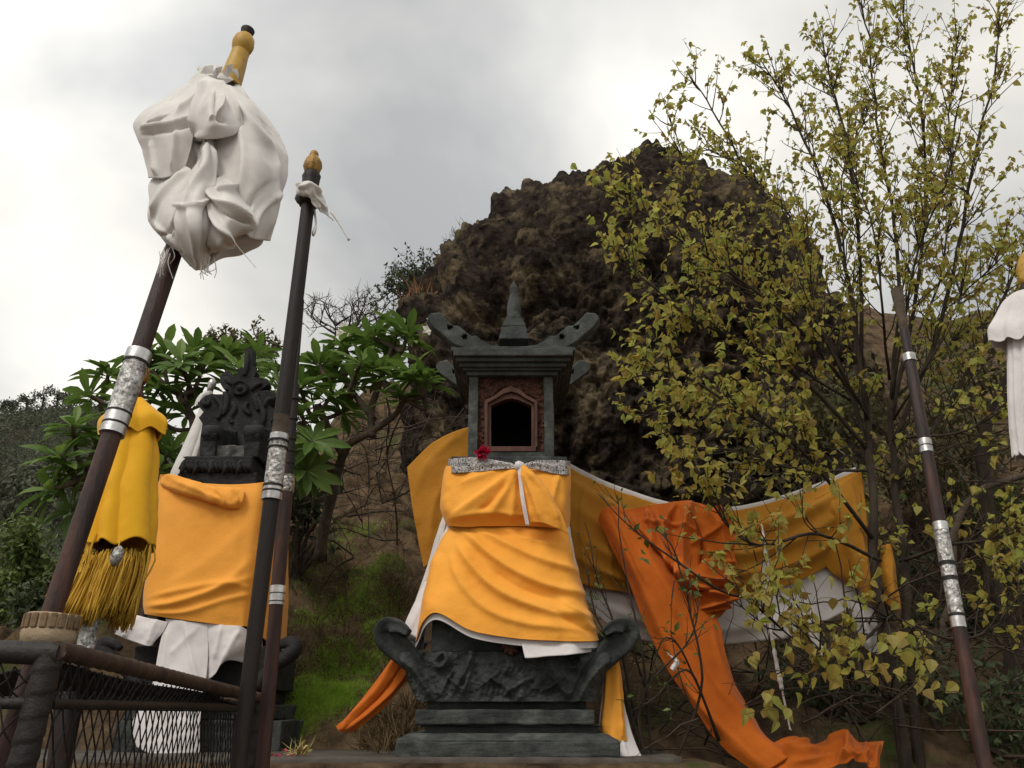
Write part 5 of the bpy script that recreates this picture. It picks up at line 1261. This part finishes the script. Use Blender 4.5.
# the big sparse leafing tree on the right
tree = thing('leafy_tree', at(890, 760, 5.0), 'sparse many branched tree with yellow green new leaves filling the right side', 'tree')
pl = Plant(5)
limbs = [
 ([(915, 820, 5.0), (896, 700, 5.0), (880, 600, 5.0), (872, 520, 5.05), (868, 440, 5.1), (862, 370, 5.1)], .055, .026),
 ([(925, 820, 5.1), (912, 700, 5.15), (902, 580, 5.2), (896, 480, 5.2), (892, 400, 5.25)], .050, .026),
 ([(872, 480, 5.1), (852, 400, 5.15), (820, 320, 5.2), (775, 225, 5.3), (722, 130, 5.35), (690, 78, 5.4)], .024, .006),
 ([(866, 420, 5.1), (850, 290, 5.0), (822, 180, 5.0), (790, 110, 5.05), (764, 62, 5.1)], .022, .006),
 ([(862, 370, 5.1), (860, 260, 4.9), (850, 150, 4.85), (832, 90, 4.85), (822, 50, 4.85)], .020, .006),
 ([(892, 400, 5.25), (898, 280, 5.3), (886, 170, 5.3), (872, 70, 5.35), (860, -20, 5.4)], .024, .006),
 ([(892, 420, 5.25), (916, 290, 5.2), (926, 160, 5.1), (912, 60, 5.1), (902, -20, 5.1)], .022, .006),
 ([(894, 440, 5.2), (938, 330, 5.0), (966, 210, 4.9), (988, 100, 4.85), (1004, 0, 4.85)], .024, .006),
 ([(896, 480, 5.2), (950, 400, 5.3), (1000, 310, 5.4), (1040, 210, 5.5), (1070, 100, 5.5)], .024, .008),
 ([(868, 450, 5.1), (812, 388, 4.9), (750, 345, 4.75), (690, 315, 4.65), (648, 284, 4.6), (616, 256, 4.55)], .020, .005),
 ([(866, 410, 5.1), (800, 330, 4.8), (730, 272, 4.65), (668, 230, 4.55), (618, 196, 4.5)], .018, .005),
 ([(874, 540, 5.05), (800, 450, 4.7), (730, 405, 4.55), (680, 378, 4.5), (640, 374, 4.45)], .018, .005),
 ([(880, 560, 5.0), (820, 535, 4.6), (760, 545, 4.45), (720, 515, 4.4), (690, 470, 4.35)], .015, .005),
 ([(884, 620, 5.0), (850, 650, 4.5), (800, 640, 4.3), (760, 610, 4.25)], .013, .004),
 ([(900, 560, 5.2), (950, 545, 4.9), (1000, 540, 4.8), (1050, 520, 4.8)], .016, .006),
 ([(904, 620, 5.15), (960, 640, 4.7), (1010, 610, 4.6), (1050, 560, 4.6)], .014, .005),
 ([(892, 400, 5.25), (960, 340, 5.6), (1030, 300, 5.8)], .016, .006),
 ([(862, 372, 5.1), (800, 230, 5.4), (740, 170, 5.5), (700, 150, 5.6)], .014, .005),
 ([(870, 500, 5.1), (790, 430, 5.4), (700, 400, 5.6), (640, 420, 5.7)], .014, .005),
 ([(880, 600, 5.0), (830, 590, 5.3), (780, 560, 5.5)], .012, .004),
 ([(820, 320, 5.2), (760, 270, 5.0), (700, 200, 4.9), (668, 112, 4.9)], .012, .004), ([(840, 330, 5.1), (770, 300, 5.0), (700, 264, 5.0), (655, 222, 5.0)], .012, .004),
 ([(850, 400, 5.1), (780, 360, 4.8), (710, 352, 4.7), (665, 342, 4.7)], .012, .004), ([(870, 420, 5.1), (830, 350, 4.7), (800, 270, 4.6), (780, 200, 4.6)], .013, .004), ([(890, 380, 5.2), (880, 300, 4.8), (870, 220, 4.7), (850, 170, 4.7)], .013, .004),
 ([(894, 420, 5.2), (930, 360, 4.8), (960, 300, 4.7), (1000, 260, 4.6)], .013, .004), ([(870, 470, 5.1), (800, 470, 4.7), (740, 450, 4.6), (680, 440, 4.5)], .013, .004), ([(892, 400, 5.2), (915, 260, 4.8), (945, 180, 4.7), (960, 110, 4.7)], .013, .004), ([(895, 440, 5.2), (960, 430, 4.8), (1010, 400, 4.7), (1050, 380, 4.6)], .013, .004),
 ([(868, 440, 5.1), (840, 200, 5.6), (870, 100, 5.7)], .014, .005),
 ([(892, 400, 5.25), (945, 250, 5.6), (950, 100, 5.7), (960, 30, 5.7)], .014, .005),
]
r_ = pl.r
for li, (ptx, r0, r1) in enumerate(limbs):
    q = pl.limb([at(*p) for p in ptx], r0 * .72, r1 * .72, 8, .03)
    if li < 2: i0 = 30
    else: i0 = 6
    main_dir = q[-1] - q[0]; main_dir /= np.linalg.norm(main_dir)
    L_ = np.linalg.norm(np.diff(q, axis=0), axis=1).sum()
    nb = int(L_ * (14 if li >= 2 else 3))
    low = ptx[-1][1] > 330 or ptx[-1][2] < 4.6
    for _ in range(nb):
        t_ = r_.uniform(0.18, 1.0); ii_ = min(int(t_ * (len(q) - 1)), len(q) - 2)
        p = q[ii_]; tg = q[ii_ + 1] - q[ii_]; tg /= np.linalg.norm(tg)
        d = tg * 0.8 + rand_unit(1, r_)[0] * 0.75 + np.array((0, 0, .28 if not low else .12))
        tw_, d2 = pl.twig(p, d, r_.uniform(.22, .6) * (1.15 - .5 * t_), .0048)
        for __ in range(int(r_.integers(2, 5))):
            j = int(r_.integers(1, 5)); dd = (tw_[j + 1] - tw_[j]); dd /= np.linalg.norm(dd)
            tw2, d3 = pl.twig(tw_[j], dd * .7 + rand_unit(1, r_)[0] * .8 + np.array((0, 0, .25)), r_.uniform(.08, .22), .0026)
            for m_ in range(int(r_.integers(3, 8))):
                c = tw2[int(r_.integers(2, 6))]
                dv = rand_unit(1, r_)[0] * .8 + np.array((0, 0, -.55)) + d3 * .3
                pl.leaf(c, dv, rand_unit(1, r_)[0] + np.array((0, -.6, .7)), r_.uniform(.022, .057) * (1.08 if low else .86))
        for m_ in range(int(r_.integers(1, 4))):
            pl.leaf(tw_[int(r_.integers(3, 6))], rand_unit(1, r_)[0] * .8 + np.array((0, 0, -.4)), rand_unit(1, r_)[0] + np.array((0, -.6, .7)), r_.uniform(.028, .056))
# the nearer leaf clusters low on the right
for px, py, D_, n_ in ((830, 668, 4.1, 22), (850, 640, 4.2, 18), (812, 655, 4.1, 16), (890, 640, 4.2, 16), (868, 660, 4.1, 14), (770, 700, 4.1, 18), (775, 715, 4.05, 10), (905, 680, 4.15, 12), (800, 600, 4.3, 12), (760, 650, 4.2, 8), (945, 690, 4.3, 12), (880, 585, 4.4, 14), (930, 650, 4.3, 10)):
    c = at(px, py, D_)
    q0 = at(890, 620 if py < 660 else 700, 4.9)
    q = pl.limb([q0, (q0 + c) / 2 + np.array((0, 0, .06)), c], .006, .003, 5, .04, 10)
    for _ in range(int(n_ * .65)):
        p = c + r_.normal(size=3) * np.array((.09, .07, .05))
        pl.w.tube([q[-2], (q[-2] + p) / 2 + np.array((0, 0, .015)), p], .0012, 3, cap=False)
        pl.leaf(p, rand_unit(1, r_)[0] * .6 + np.array((0, -.1, -.7)), rand_unit(1, r_)[0] * .6 + np.array((0, -.9, .5)), r_.uniform(.038, .075))
obj('branches', pl.w, M['bark'], tree, smooth=True)
all_lf = pl.lf; pl.lf = all_lf[::3]; mb_ = pl.foliage(LEAF_CURL); pl.lf = [l_ for i_, l_ in enumerate(all_lf) if i_ % 3]
obj('leaves', pl.foliage(LEAF_HEART, mb_), M['leafyellow'], tree)

# thin sapling in front of the banner
sap = thing('sapling', at(650, 770, 4.4), 'thin bare sapling with a few small green leaves in front of the orange drape', 'plant')
pl = Plant(8)
for ptx in ([(655, 800, 4.45), (640, 640, 4.4), (624, 560, 4.4), (616, 490, 4.4)], [(650, 780, 4.45), (620, 640, 4.4), (600, 580, 4.4), (586, 520, 4.4)], [(652, 790, 4.45), (610, 650, 4.38), (590, 610, 4.36), (582, 560, 4.36)],
            [(660, 800, 4.5), (700, 690, 4.4), (694, 620, 4.35), (676, 560, 4.3), (650, 530, 4.3)], [(770, 600, 4.6), (720, 590, 4.35), (670, 560, 4.3), (632, 525, 4.3), (600, 490, 4.3)], [(735, 800, 4.6), (700, 690, 4.45), (668, 640, 4.3), (640, 690, 4.3)],
            [(655, 800, 4.4), (640, 700, 4.3), (690, 640, 4.25), (700, 600, 4.25)], [(720, 740, 4.5), (690, 670, 4.3), (655, 700, 4.3), (632, 712, 4.3)]):
    q = pl.limb([at(*p) for p in ptx], .008, .0025, 6, .03)
    for _ in range(9):
        i = int(pl.r.integers(len(q) // 3, len(q) - 1)); tg = q[i + 1] - q[i]; tg /= np.linalg.norm(tg)
        tw_, d2 = pl.twig(q[i], tg + rand_unit(1, pl.r)[0] * .8 + np.array((0, 0, .2)), pl.r.uniform(.08, .25), .0025)
        for m_ in range(int(pl.r.integers(0, 4))):
            pl.leaf(tw_[int(pl.r.integers(2, 6))], rand_unit(1, pl.r)[0] + np.array((0, 0, .1)), rand_unit(1, pl.r)[0] + np.array((0, -.7, .7)), pl.r.uniform(.02, .038))
for px, py, n_ in ((655, 525, 9), (690, 580, 8), (642, 545, 5), (668, 625, 4), (690, 600, 6), (672, 660, 4)):
    for _ in range(n_):
        pl.leaf(at(px, py, 4.32) + pl.r.normal(size=3) * .035, rand_unit(1, pl.r)[0] + np.array((0, 0, -.2)), rand_unit(1, pl.r)[0] + np.array((0, -.7, .7)), pl.r.uniform(.03, .055))
obj('stems', pl.w, M['bark'], sap, smooth=True); obj('leaves', pl.foliage(LEAF_OVAL), M['leafgreen'], sap)

# torn rags caught in the branches
def rag(pts, D_, w, label, m='dirtywhite', seed=0):
    row = [[(x - w * a * (0.5 + 0.5 * ((i * 7 + seed) % 3)), y, D_), (x + w * .2 * ((i + seed) % 2), y + 2, D_ - .012), (x + w * a * (0.4 + 0.4 * ((i * 5 + seed) % 3)), y + 3, D_ + .015)] for i, (x, y, a) in enumerate(pts)]
    o = sheet('cloth_scrap', row, M[m], None, nu=24, nv=70, wr=(0.006, 22), seed=seed, solid=0.0015, folds=[([(p[0], p[1]) for p in pts], .006, 1.2, 1.2)])
    return tag(o, label, 'rag')
rag([(762, 524, .5), (766, 560, .8), (768, 590, 1.6), (760, 612, .7)], 4.55, 4.2, 'grey white torn rag hanging from a branch before the yellow banner', 'greywhite', 3)
rag([(768, 612, .7), (774, 650, .5), (782, 690, .4), (790, 728, .3)], 4.56, 2.8, 'long thin torn white strip trailing down below the banner', 'greywhite', 5)
rag([(800, 588, .3), (808, 610, 1), (818, 640, .8), (822, 656, .2)], 4.7, 6, 'tattered white scrap at the dark gap under the banner', 'greywhite', 6)
rag([(668, 652, .4), (676, 660, 1.2), (672, 668, .5)], 4.28, 3.5, 'small frayed white shred on the twigs beside the orange tail', 'dirtywhite', 8)

# frangipani trees
def frangipani(label, base, limbs, tips, seed, loc, lf=(.15, .25), nl=(15, 22), flowers=()):
    root = thing('frangipani_tree', loc, label, 'tree')
    pl = Plant(seed); rr = pl.r
    for ptx, r0, r1 in limbs: pl.limb([at(*p) for p in ptx], r0, r1, 10, .03)
    ends = [np.array(at(*ptx[-1])) for ptx, _, _ in limbs] + [np.array(at(*ptx[len(ptx) // 2])) for ptx, _, _ in limbs]
    for t_ in tips:
        c = at(*t_)
        e_ = min(ends, key=lambda q: np.linalg.norm(q - c) + (0.5 if q[2] > c[2] else 0))
        mid = (c + e_) / 2 + np.array((0, 0, -.08)) + rr.normal(size=3) * .04
        q = pl.limb([e_, mid, c], .020, .013, 7, .02, 10)
        ax = q[-1] - q[-3]; ax /= np.linalg.norm(ax); ax = ax + np.array((0, -.1, .7)); ax /= np.linalg.norm(ax)
        n_ = int(rr.integers(*nl))
        a0 = rr.random() * 6
        for k in range(n_):
            a = a0 + k * 2.399; el = rr.uniform(.05, 1.0) * (0.4 + 0.8 * k / n_)
            u = np.cross(ax, (0.3, 1, 0.1)); u /= np.linalg.norm(u); w = np.cross(ax, u)
            d = (u * math.cos(a) + w * math.sin(a)) * math.cos(el) + ax * math.sin(el)
            pl.leaf(c - ax * .06 * (1 - k / n_) + d * .012, d, ax + d * -.2 + rr.normal(size=3) * .12, rr.uniform(*lf))
    obj('trunk', pl.w, M['palebark'], root, smooth=True); obj('crown', pl.foliage(LEAF_LANCE), M['leaffrangi'], root)
    if flowers:
        for f_ in flowers:
            c = at(*f_); mb = MB()
            for k in range(5):
                a = k * 1.257
                add_leaves(mb, [c], [(math.cos(a), -.4, math.sin(a))], [(0, -1, .2)], [.045], LEAF_HEART)
            obj('flower', mb, M['petalwhite'], root)
    return root
rr = np.random.default_rng(21)
tipsL = [(88, 395, 5.6), (110, 372, 5.7), (140, 360, 5.9), (165, 352, 6.0), (195, 350, 6.2), (225, 352, 6.3), (258, 352, 6.3), (280, 368, 6.2), (128, 395, 5.5), (160, 385, 5.7), (190, 378, 6.0), (255, 385, 6.2), (278, 400, 6.1), (75, 425, 5.3), (60, 455, 5.2), (50, 490, 5.2), (75, 470, 5.3), (95, 440, 5.5), (115, 430, 5.6), (160, 420, 5.8), (172, 450, 5.7), (155, 470, 5.6), (278, 430, 6.0), (275, 460, 6.0), (70, 510, 5.3), (150, 440, 6.2), (185, 410, 6.2), (96, 480, 5.5), (205, 365, 5.9), (240, 368, 5.9), (280, 385, 5.8), (180, 362, 5.7), (150, 372, 6.1)]
frangipani('broad leaved frangipani tree standing behind the black throne', None,
           [([(200, 640, 6.0), (190, 560, 5.9), (180, 500, 5.85), (150, 440, 5.75), (120, 420, 5.7)], .045, .02), ([(185, 520, 5.85), (215, 460, 6.1), (235, 410, 6.2), (250, 390, 6.2)], .04, .02), ([(175, 490, 5.8), (130, 480, 5.6), (100, 470, 5.4)], .035, .02), ([(180, 500, 5.85), (190, 430, 6.0), (180, 395, 6.0)], .035, .02), ([(215, 470, 6.1), (262, 450, 6.1), (282, 420, 6.1)], .03, .018)],
           tipsL, 31, hit(200, 620))
tipsM = [(300, 385, 5.6), (318, 362, 5.7), (345, 345, 5.7), (372, 338, 5.6), (398, 332, 5.5), (408, 335, 5.4), (330, 395, 5.6), (355, 380, 5.7), (382, 372, 5.5), (412, 372, 5.3), (425, 380, 5.3), (300, 415, 5.5), (312, 440, 5.4), (345, 410, 5.8), (385, 350, 5.8), (335, 372, 5.9), (362, 362, 5.4), (306, 470, 5.5), (400, 395, 5.4)]
frangipani('spreading frangipani tree on the slope just left of the carved shrine', None,
           [([(318, 560, 6.0), (328, 510, 5.9), (338, 470, 5.8), (350, 446, 5.7), (378, 432, 5.6), (398, 415, 5.5), (404, 398, 5.4)], .042, .016), ([(345, 456, 5.75), (330, 430, 5.7), (318, 405, 5.65)], .035, .02), ([(372, 436, 5.6), (372, 405, 5.6), (384, 370, 5.55), (395, 348, 5.5)], .03, .016), ([(338, 470, 5.8), (318, 460, 5.7), (304, 440, 5.6), (298, 425, 5.5)], .035, .02), ([(374, 420, 5.6), (356, 395, 5.7), (345, 375, 5.7)], .025, .016)],
           tipsM, 37, hit(322, 550), flowers=((345, 328, 5.6), (352, 334, 5.6), (432, 322, 5.35), (428, 330, 5.35), (341, 334, 5.65)))

# far trees on the ridge
def bare_tree(label, base_px, D_, height_px, spread, seed, leaf=None, lm=None, nleaf=0, group=None, name='bare_tree', lsize=(.05, .1), trunk=.05):
    b0 = at(base_px[0], base_px[1], D_); root = thing(name, b0, label, 'tree', group)
    pl = Plant(seed); rr = pl.r; s = m_px(b0)
    Hh = height_px * s
    def rec(p, d, L, r, lev):
        pts, d2 = pl.twig(p, d, L, r, (0, 0, .12), .30)
        if lev == 0:
            if nleaf:
                for _ in range(nleaf): pl.leaf(pts[int(rr.integers(2, 6))] + rr.normal(size=3) * L * .12, rand_unit(1, rr)[0], rand_unit(1, rr)[0] + np.array((0, -.3, .8)), rr.uniform(*lsize))
            return
        for _ in range(3 if lev > 1 else 4):
            j = int(rr.integers(2, 6)); rec(pts[j], d2 * .6 + rand_unit(1, rr)[0] * spread + np.array((0, 0, .15)), L * rr.uniform(.55, .78), r * .6, lev - 1)
    for _ in range(4): rec(b0 - np.array((0, 0, .3)), np.array((rr.normal() * .35, rr.normal() * .35, 1)), Hh * .42 + .3, trunk, 4)
    obj('branches', pl.w, M['twig'] if name == 'bare_tree' else M['bark'], root)
    if nleaf: obj('crown', pl.foliage(leaf), lm, root)
    return root
bare_tree('leafless grey tree against the sky above the middle frangipani', (337, 350), 13, 58, .68, 3, trunk=.035)
bare_tree('dark feathery acacia on the left shoulder of the lava crag', (412, 304), 12, 57, .95, 9, LEAF_OVAL, M['leafdark'], 5, name='acacia_tree', lsize=(.035, .075), trunk=.035)
bare_tree('pale dry shrubby tree showing over the left frangipani', (246, 372), 12, 32, .75, 13, LEAF_OVAL, M['leafolive'], 3, name='shrub_tree', lsize=(.05, .09), trunk=.03)
bare_tree('small leafless sapling beside the acacia on the crag edge', (455, 262), 10.5, 22, .7, 17, trunk=.02)
# russet grass tuft on the crag shoulder
b = MB(); rr = np.random.default_rng(3); n_ = 160
c0 = at(420, 304, 9.3); pos = c0 + rr.normal(size=(n_, 3)) * np.array((.10, .1, .03)); add_leaves(b, pos, rr.normal(size=(n_, 3)) * .3 + np.array((0, 0, 1)), rand_unit(n_, rr), rr.uniform(.15, .32, n_), BLADE)
tag(obj('grass_tuft', b, M['tanggrass'], base=c0), 'dry russet grass tuft on the left shoulder of the lava crag', 'grass tuft')

# trees on the far hill crest, small
def crown_mb(c, w, h, n, sz, seed):
    rr = np.random.default_rng(seed); cl = rr.normal(size=(9, 3)) * np.array((w * .35, w * .3, h * .25))
    mb = MB(); k = rr.integers(0, 9, n)
    pos = c + cl[k] + rr.normal(size=(n, 3)) * np.array((w * .13, w * .13, h * .12))
    add_leaves(mb, pos, rand_unit(n, rr), rand_unit(n, rr) + np.array((0, -.3, .8)), rr.uniform(sz * .6, sz * 1.3, n), LEAF_OVAL); return mb
ridge = [(14, 404, 6, 'low dark tree at the far left end of the hill crest'), (28, 399, 7, 'slim tree on the hill crest left of the summit'), (44, 396, 8, 'broadest dark tree on the hill summit'), (58, 397, 7, 'rounded tree just right of the hill summit'), (70, 404, 9, 'dark bushy tree on the right shoulder of the hill crest'), (6, 410, 6, 'small tree where the hill crest meets the left edge')]
for i, (px, py, r__, lab) in enumerate(ridge):
    D_ = 104.0
    c = at(px, py, D_); s = m_px(c)
    zg = float(far_h(np.array(c[0]), np.array(D_)))
    t_ = thing('hill_tree', (c[0], D_, zg), lab, 'tree', 'trees along the far hill crest')
    obj('trunk', MB().tube([(c[0], D_, zg - .5), (c[0] + .1, D_, (zg + c[2]) / 2), (c[0], D_, c[2])], [.22, .17, .1], 6), M['bark'], t_)
    obj('crown', crown_mb(np.array((c[0], D_, max(c[2], zg + 1.2))), r__ * 2 * s, r__ * 1.7 * s, 360, .32, 50 + i), M['scrubleaf'], t_)
# scrub covering the far hill, and the woods between
rr = np.random.default_rng(77); b = MB()
N_ = 15000; X_s = rr.uniform(-115, -35, N_); Y_s = rr.uniform(60, 106, N_); Z_s = far_h(X_s, Y_s)
for dz, k in ((.4, 4), (.9, 3)):
    for _ in range(k):
        pos = np.stack((X_s + rr.normal(size=N_) * .7, Y_s + rr.normal(size=N_) * .7, Z_s + dz * rr.uniform(.3, 1.2, N_)), -1)
        add_leaves(b, pos, rand_unit(N_, rr), rand_unit(N_, rr) + np.array((0, -.4, .8)), rr.uniform(.18, .42, N_), LEAF_OVAL)
tag(obj('scrub', b, M['scrubleaf']), 'dark scrub covering the far hill', 'scrub', kind='stuff')

# bushes: left middle distance and right background
def bush(label, px, py, D_, wpx, hpx, n, sz, m, seed, name='bush', group=None, base=None):
    c = at(px, py, D_); s = m_px(c); g = np.array((c[0], D_, float(terrain_h(c[0], D_))))
    root = thing(name, g, label, 'bush', group); rr = np.random.default_rng(seed)
    st = MB()
    for k in range(9):
        e_ = c + rr.normal(size=3) * np.array((wpx * s * .28, wpx * s * .2, hpx * s * .22))
        st.tube(cat(np.array([g + rr.normal(size=3) * .03, (g + e_) / 2 + rr.normal(size=3) * .08, e_]), 9), np.linspace(.02, .006, 9), 5)
    obj('stems', st, M['twig'], root)
    cl = rr.normal(size=(16, 3)) * np.array((wpx * s * .27, wpx * s * .22, hpx * s * .25)); k = rr.integers(0, 16, n)
    pos = c + cl[k] + rr.normal(size=(n, 3)) * np.array((wpx * s * .11, wpx * s * .11, hpx * s * .10))
    mb = MB(); add_leaves(mb, pos, rand_unit(n, rr) + np.array((0, 0, -.2)), rand_unit(n, rr) * .7 + np.array((0, -.4, .8)), rr.uniform(sz * .6, sz * 1.25, n), LEAF_OVAL)
    obj('foliage', mb, m, root); return root
bush('mid green bush at the left edge above the netted fence', 18, 560, 7.5, 80, 90, 3600, .062, M['leafgreen'], 1)
bush('darker bush between the leaning pole and the left edge bush', 52, 600, 7.0, 70, 80, 2600, .06, M['leafdark'], 2)
bush('pale olive scrub bush on the slope below the far hill', 20, 490, 12, 110, 60, 3200, .085, M['scrubleaf'], 3)
bush('dark bush behind the tasselled yellow umbrella', 110, 560, 7.2, 90, 110, 2600, .07, M['leafdark'], 4)
bush('bright green bush seen between the right pole and the white umbrella', 975, 510, 7.4, 100, 90, 1300, .10, M['leafgreen'], 5)
bush('dark green bush low behind the right pole', 1000, 600, 6.6, 110, 100, 1300, .09, M['leafdark'], 6)
bush('olive bush behind the right end of the long banner', 830, 420, 6.6, 150, 120, 1500, .075, M['leafolive'], 7)
bush('low olive bush filling the slope behind the tree trunks', 930, 440, 7.0, 150, 110, 1500, .08, M['leafolive'], 8)
bush('dark low bush under the right end of the banner', 850, 700, 5.5, 130, 100, 900, .06, M['leafdark'], 9)
bush('dark bush at the bottom right corner', 990, 720, 5.2, 120, 110, 1000, .06, M['leafdark'], 10)
bush('russet green bush high on the right background slope', 985, 372, 9.5, 120, 80, 1300, .10, M['leafolive'], 11)
bush('grey green bush behind the throne and its frangipani', 190, 520, 7.4, 160, 130, 1800, .11, M['leafdark'], 12)
bush('low dark bush at the foot of the middle frangipani', 300, 500, 6.9, 60, 60, 500, .09, M['leafdark'], 13)

# tangle of dry twigs: too many to count
pl = Plant(61); rr = pl.r
for _ in range(330):
    if rr.random() < .55: px, py, D_ = rr.uniform(880, 1040), rr.uniform(420, 770), rr.uniform(5.2, 7.5)
    elif rr.random() < .6: px, py, D_ = rr.uniform(640, 900), rr.uniform(640, 770), rr.uniform(4.6, 6.0)
    else: px, py, D_ = rr.uniform(300, 410), rr.uniform(400, 560), rr.uniform(6.0, 7.2)
    p = at(px, py, D_); g = float(terrain_h(p[0], p[1])); p[2] = max(min(p[2], g + 1.5), g + .02)
    tw_, d2 = pl.twig(p, rand_unit(1, rr)[0] + np.array((0, -.2, .7)), rr.uniform(.4, 1.1), rr.uniform(.004, .009), (0, 0, -.2), .5)
    for __ in range(3):
        j = int(rr.integers(1, 5)); pl.twig(tw_[j], rand_unit(1, rr)[0] + (tw_[j + 1] - tw_[j]) * 4, rr.uniform(.15, .5), .003, (0, 0, -.15), .5)
tag(obj('dry_brush', pl.w, M['twig']), 'tangle of dry twigs over the slopes', 'brush', kind='stuff')
# grey stems snaking through the right thicket
for i, (ptx, lab) in enumerate(((([(1040, 330, 5.6), (1000, 400, 5.6), (985, 450, 5.6), (990, 520, 5.6), (1000, 600, 5.6)]), 'thick dark crooked trunk under the white umbrella at the right edge'),
                 (([(1040, 470, 5.4), (980, 490, 5.4), (955, 530, 5.4), (950, 600, 5.4), (930, 680, 5.4)]), 'grey crooked bare stem curving behind the right pole'))):
    t_ = thing('crooked_tree', at(*ptx[-1]), lab, 'tree'); pl = Plant(90 + i)
    last = at(*ptx[-1]); ptsw = [at(*p) for p in ptx] + [np.array((last[0], last[1], float(terrain_h(last[0], last[1])) - .1))]
    pl.limb(ptsw, .035 if i == 0 else .02, .05 if i == 0 else .03, 9, .05); obj('trunk', pl.w, M['bark'] if i == 0 else M['palebark'], t_, smooth=True)

# grass on the slope
def tufts(name, lab, cat_, spots, n, sz, m, seed, lean=.7):
    mb = MB(); rr = np.random.default_rng(seed)
    for px, py, wx, wy, k in spots:
        for _ in range(k):
            p = hit(px + rr.normal() * wx, py + rr.normal() * wy, 4.7, 9)
            q = p + rr.normal(size=(n, 3)) * np.array((.05, .05, .0)); q[:, 2] = terrain_h(q[:, 0], q[:, 1]) - .01
            add_leaves(mb, q, rr.normal(size=(n, 3)) * lean + np.array((0, -.25, 1)), rand_unit(n, rr), rr.uniform(sz * .5, sz * 1.3, n), BLADE)
    return tag(obj(name, mb, m), lab, cat_, kind='stuff')
def strip(x0, y0, x1, y1, w, k, n):
    return [(x0 + (x1 - x0) * t, y0 + (y1 - y0) * t, 5, w * (0.5 + math.sin(math.pi * min(1, t + .15))), k) for t in np.linspace(0, 1, n)]
tufts('grass', 'short bright green grass patches on the slope between the shrines', 'grass', strip(268, 736, 345, 694, 7, 16, 14) + strip(338, 700, 372, 688, 4, 8, 6) + strip(352, 672, 388, 640, 8, 14, 9) + strip(302, 622, 368, 602, 4.5, 9, 10) + strip(268, 700, 290, 686, 6, 8, 4)
      + strip(316, 668, 356, 650, 5, 9, 7) + strip(300, 690, 340, 676, 4, 7, 5) + strip(352, 590, 392, 570, 5, 8, 6) + strip(330, 545, 372, 528, 5, 7, 6) + strip(372, 625, 396, 606, 5, 9, 5) + [(310, 572, 14, 6, 8), (370, 560, 16, 8, 10), (380, 590, 8, 8, 6), (296, 580, 6, 6, 6)], 70, .040, M['grass'], 3, 1.1)
tufts('dry_grass', 'dry straw coloured grass and roots on the brown slope', 'grass', [(395, 590, 10, 10, 22), (385, 735, 10, 12, 40), (405, 720, 6, 14, 20), (352, 655, 8, 6, 10), (350, 650, 40, 20, 20), (320, 560, 40, 30, 24), (400, 520, 12, 20, 10), (300, 600, 12, 40, 10), (340, 500, 30, 20, 12), (370, 620, 20, 15, 10)], 22, .12, M['drygrass'], 5, .8)

# little things on the ledge
b = MB(); rr = np.random.default_rng(14); c0 = at(300, 754, 4.25); c0[2] = LZ
n_ = 26
add_leaves(b, c0 + rr.normal(size=(n_, 3)) * np.array((.02, .02, 0)) + np.array((0, 0, .004)), rr.normal(size=(n_, 3)) * np.array((.9, .6, .1)) + np.array((0, 0, .6)), rand_unit(n_, rr), rr.uniform(.06, .11, n_), BLADE)
add_leaves(b, c0 + rr.normal(size=(10, 3)) * .01 + np.array((0, 0, .006)), rr.normal(size=(10, 3)) * np.array((.9, .9, .1)) + np.array((0, 0, .5)), rand_unit(10, rr), rr.uniform(.04, .07, 10), LEAF_LANCE)
tag(obj('palm_offering', b, M['straw'], base=c0), 'small spiky dried palm leaf offering lying on the ledge', 'offering')
b = MB(); c1 = at(272, 756, 4.2); c1[2] = LZ + .006
pos = c1 + rr.normal(size=(40, 3)) * np.array((.07, .03, .004)); pos[:, 2] = LZ + .004 + np.abs(rr.normal(size=40)) * .006
add_leaves(b, pos, rand_unit(40, rr) * np.array((1, 1, .2)), np.tile((0, 0, 1.0), (40, 1)), rr.uniform(.014, .026, 40), LEAF_OVAL)
tag(obj('petals', b, M['red'], base=c1), 'scattered crimson flower petals on the ledge near the palm offering', 'petals')
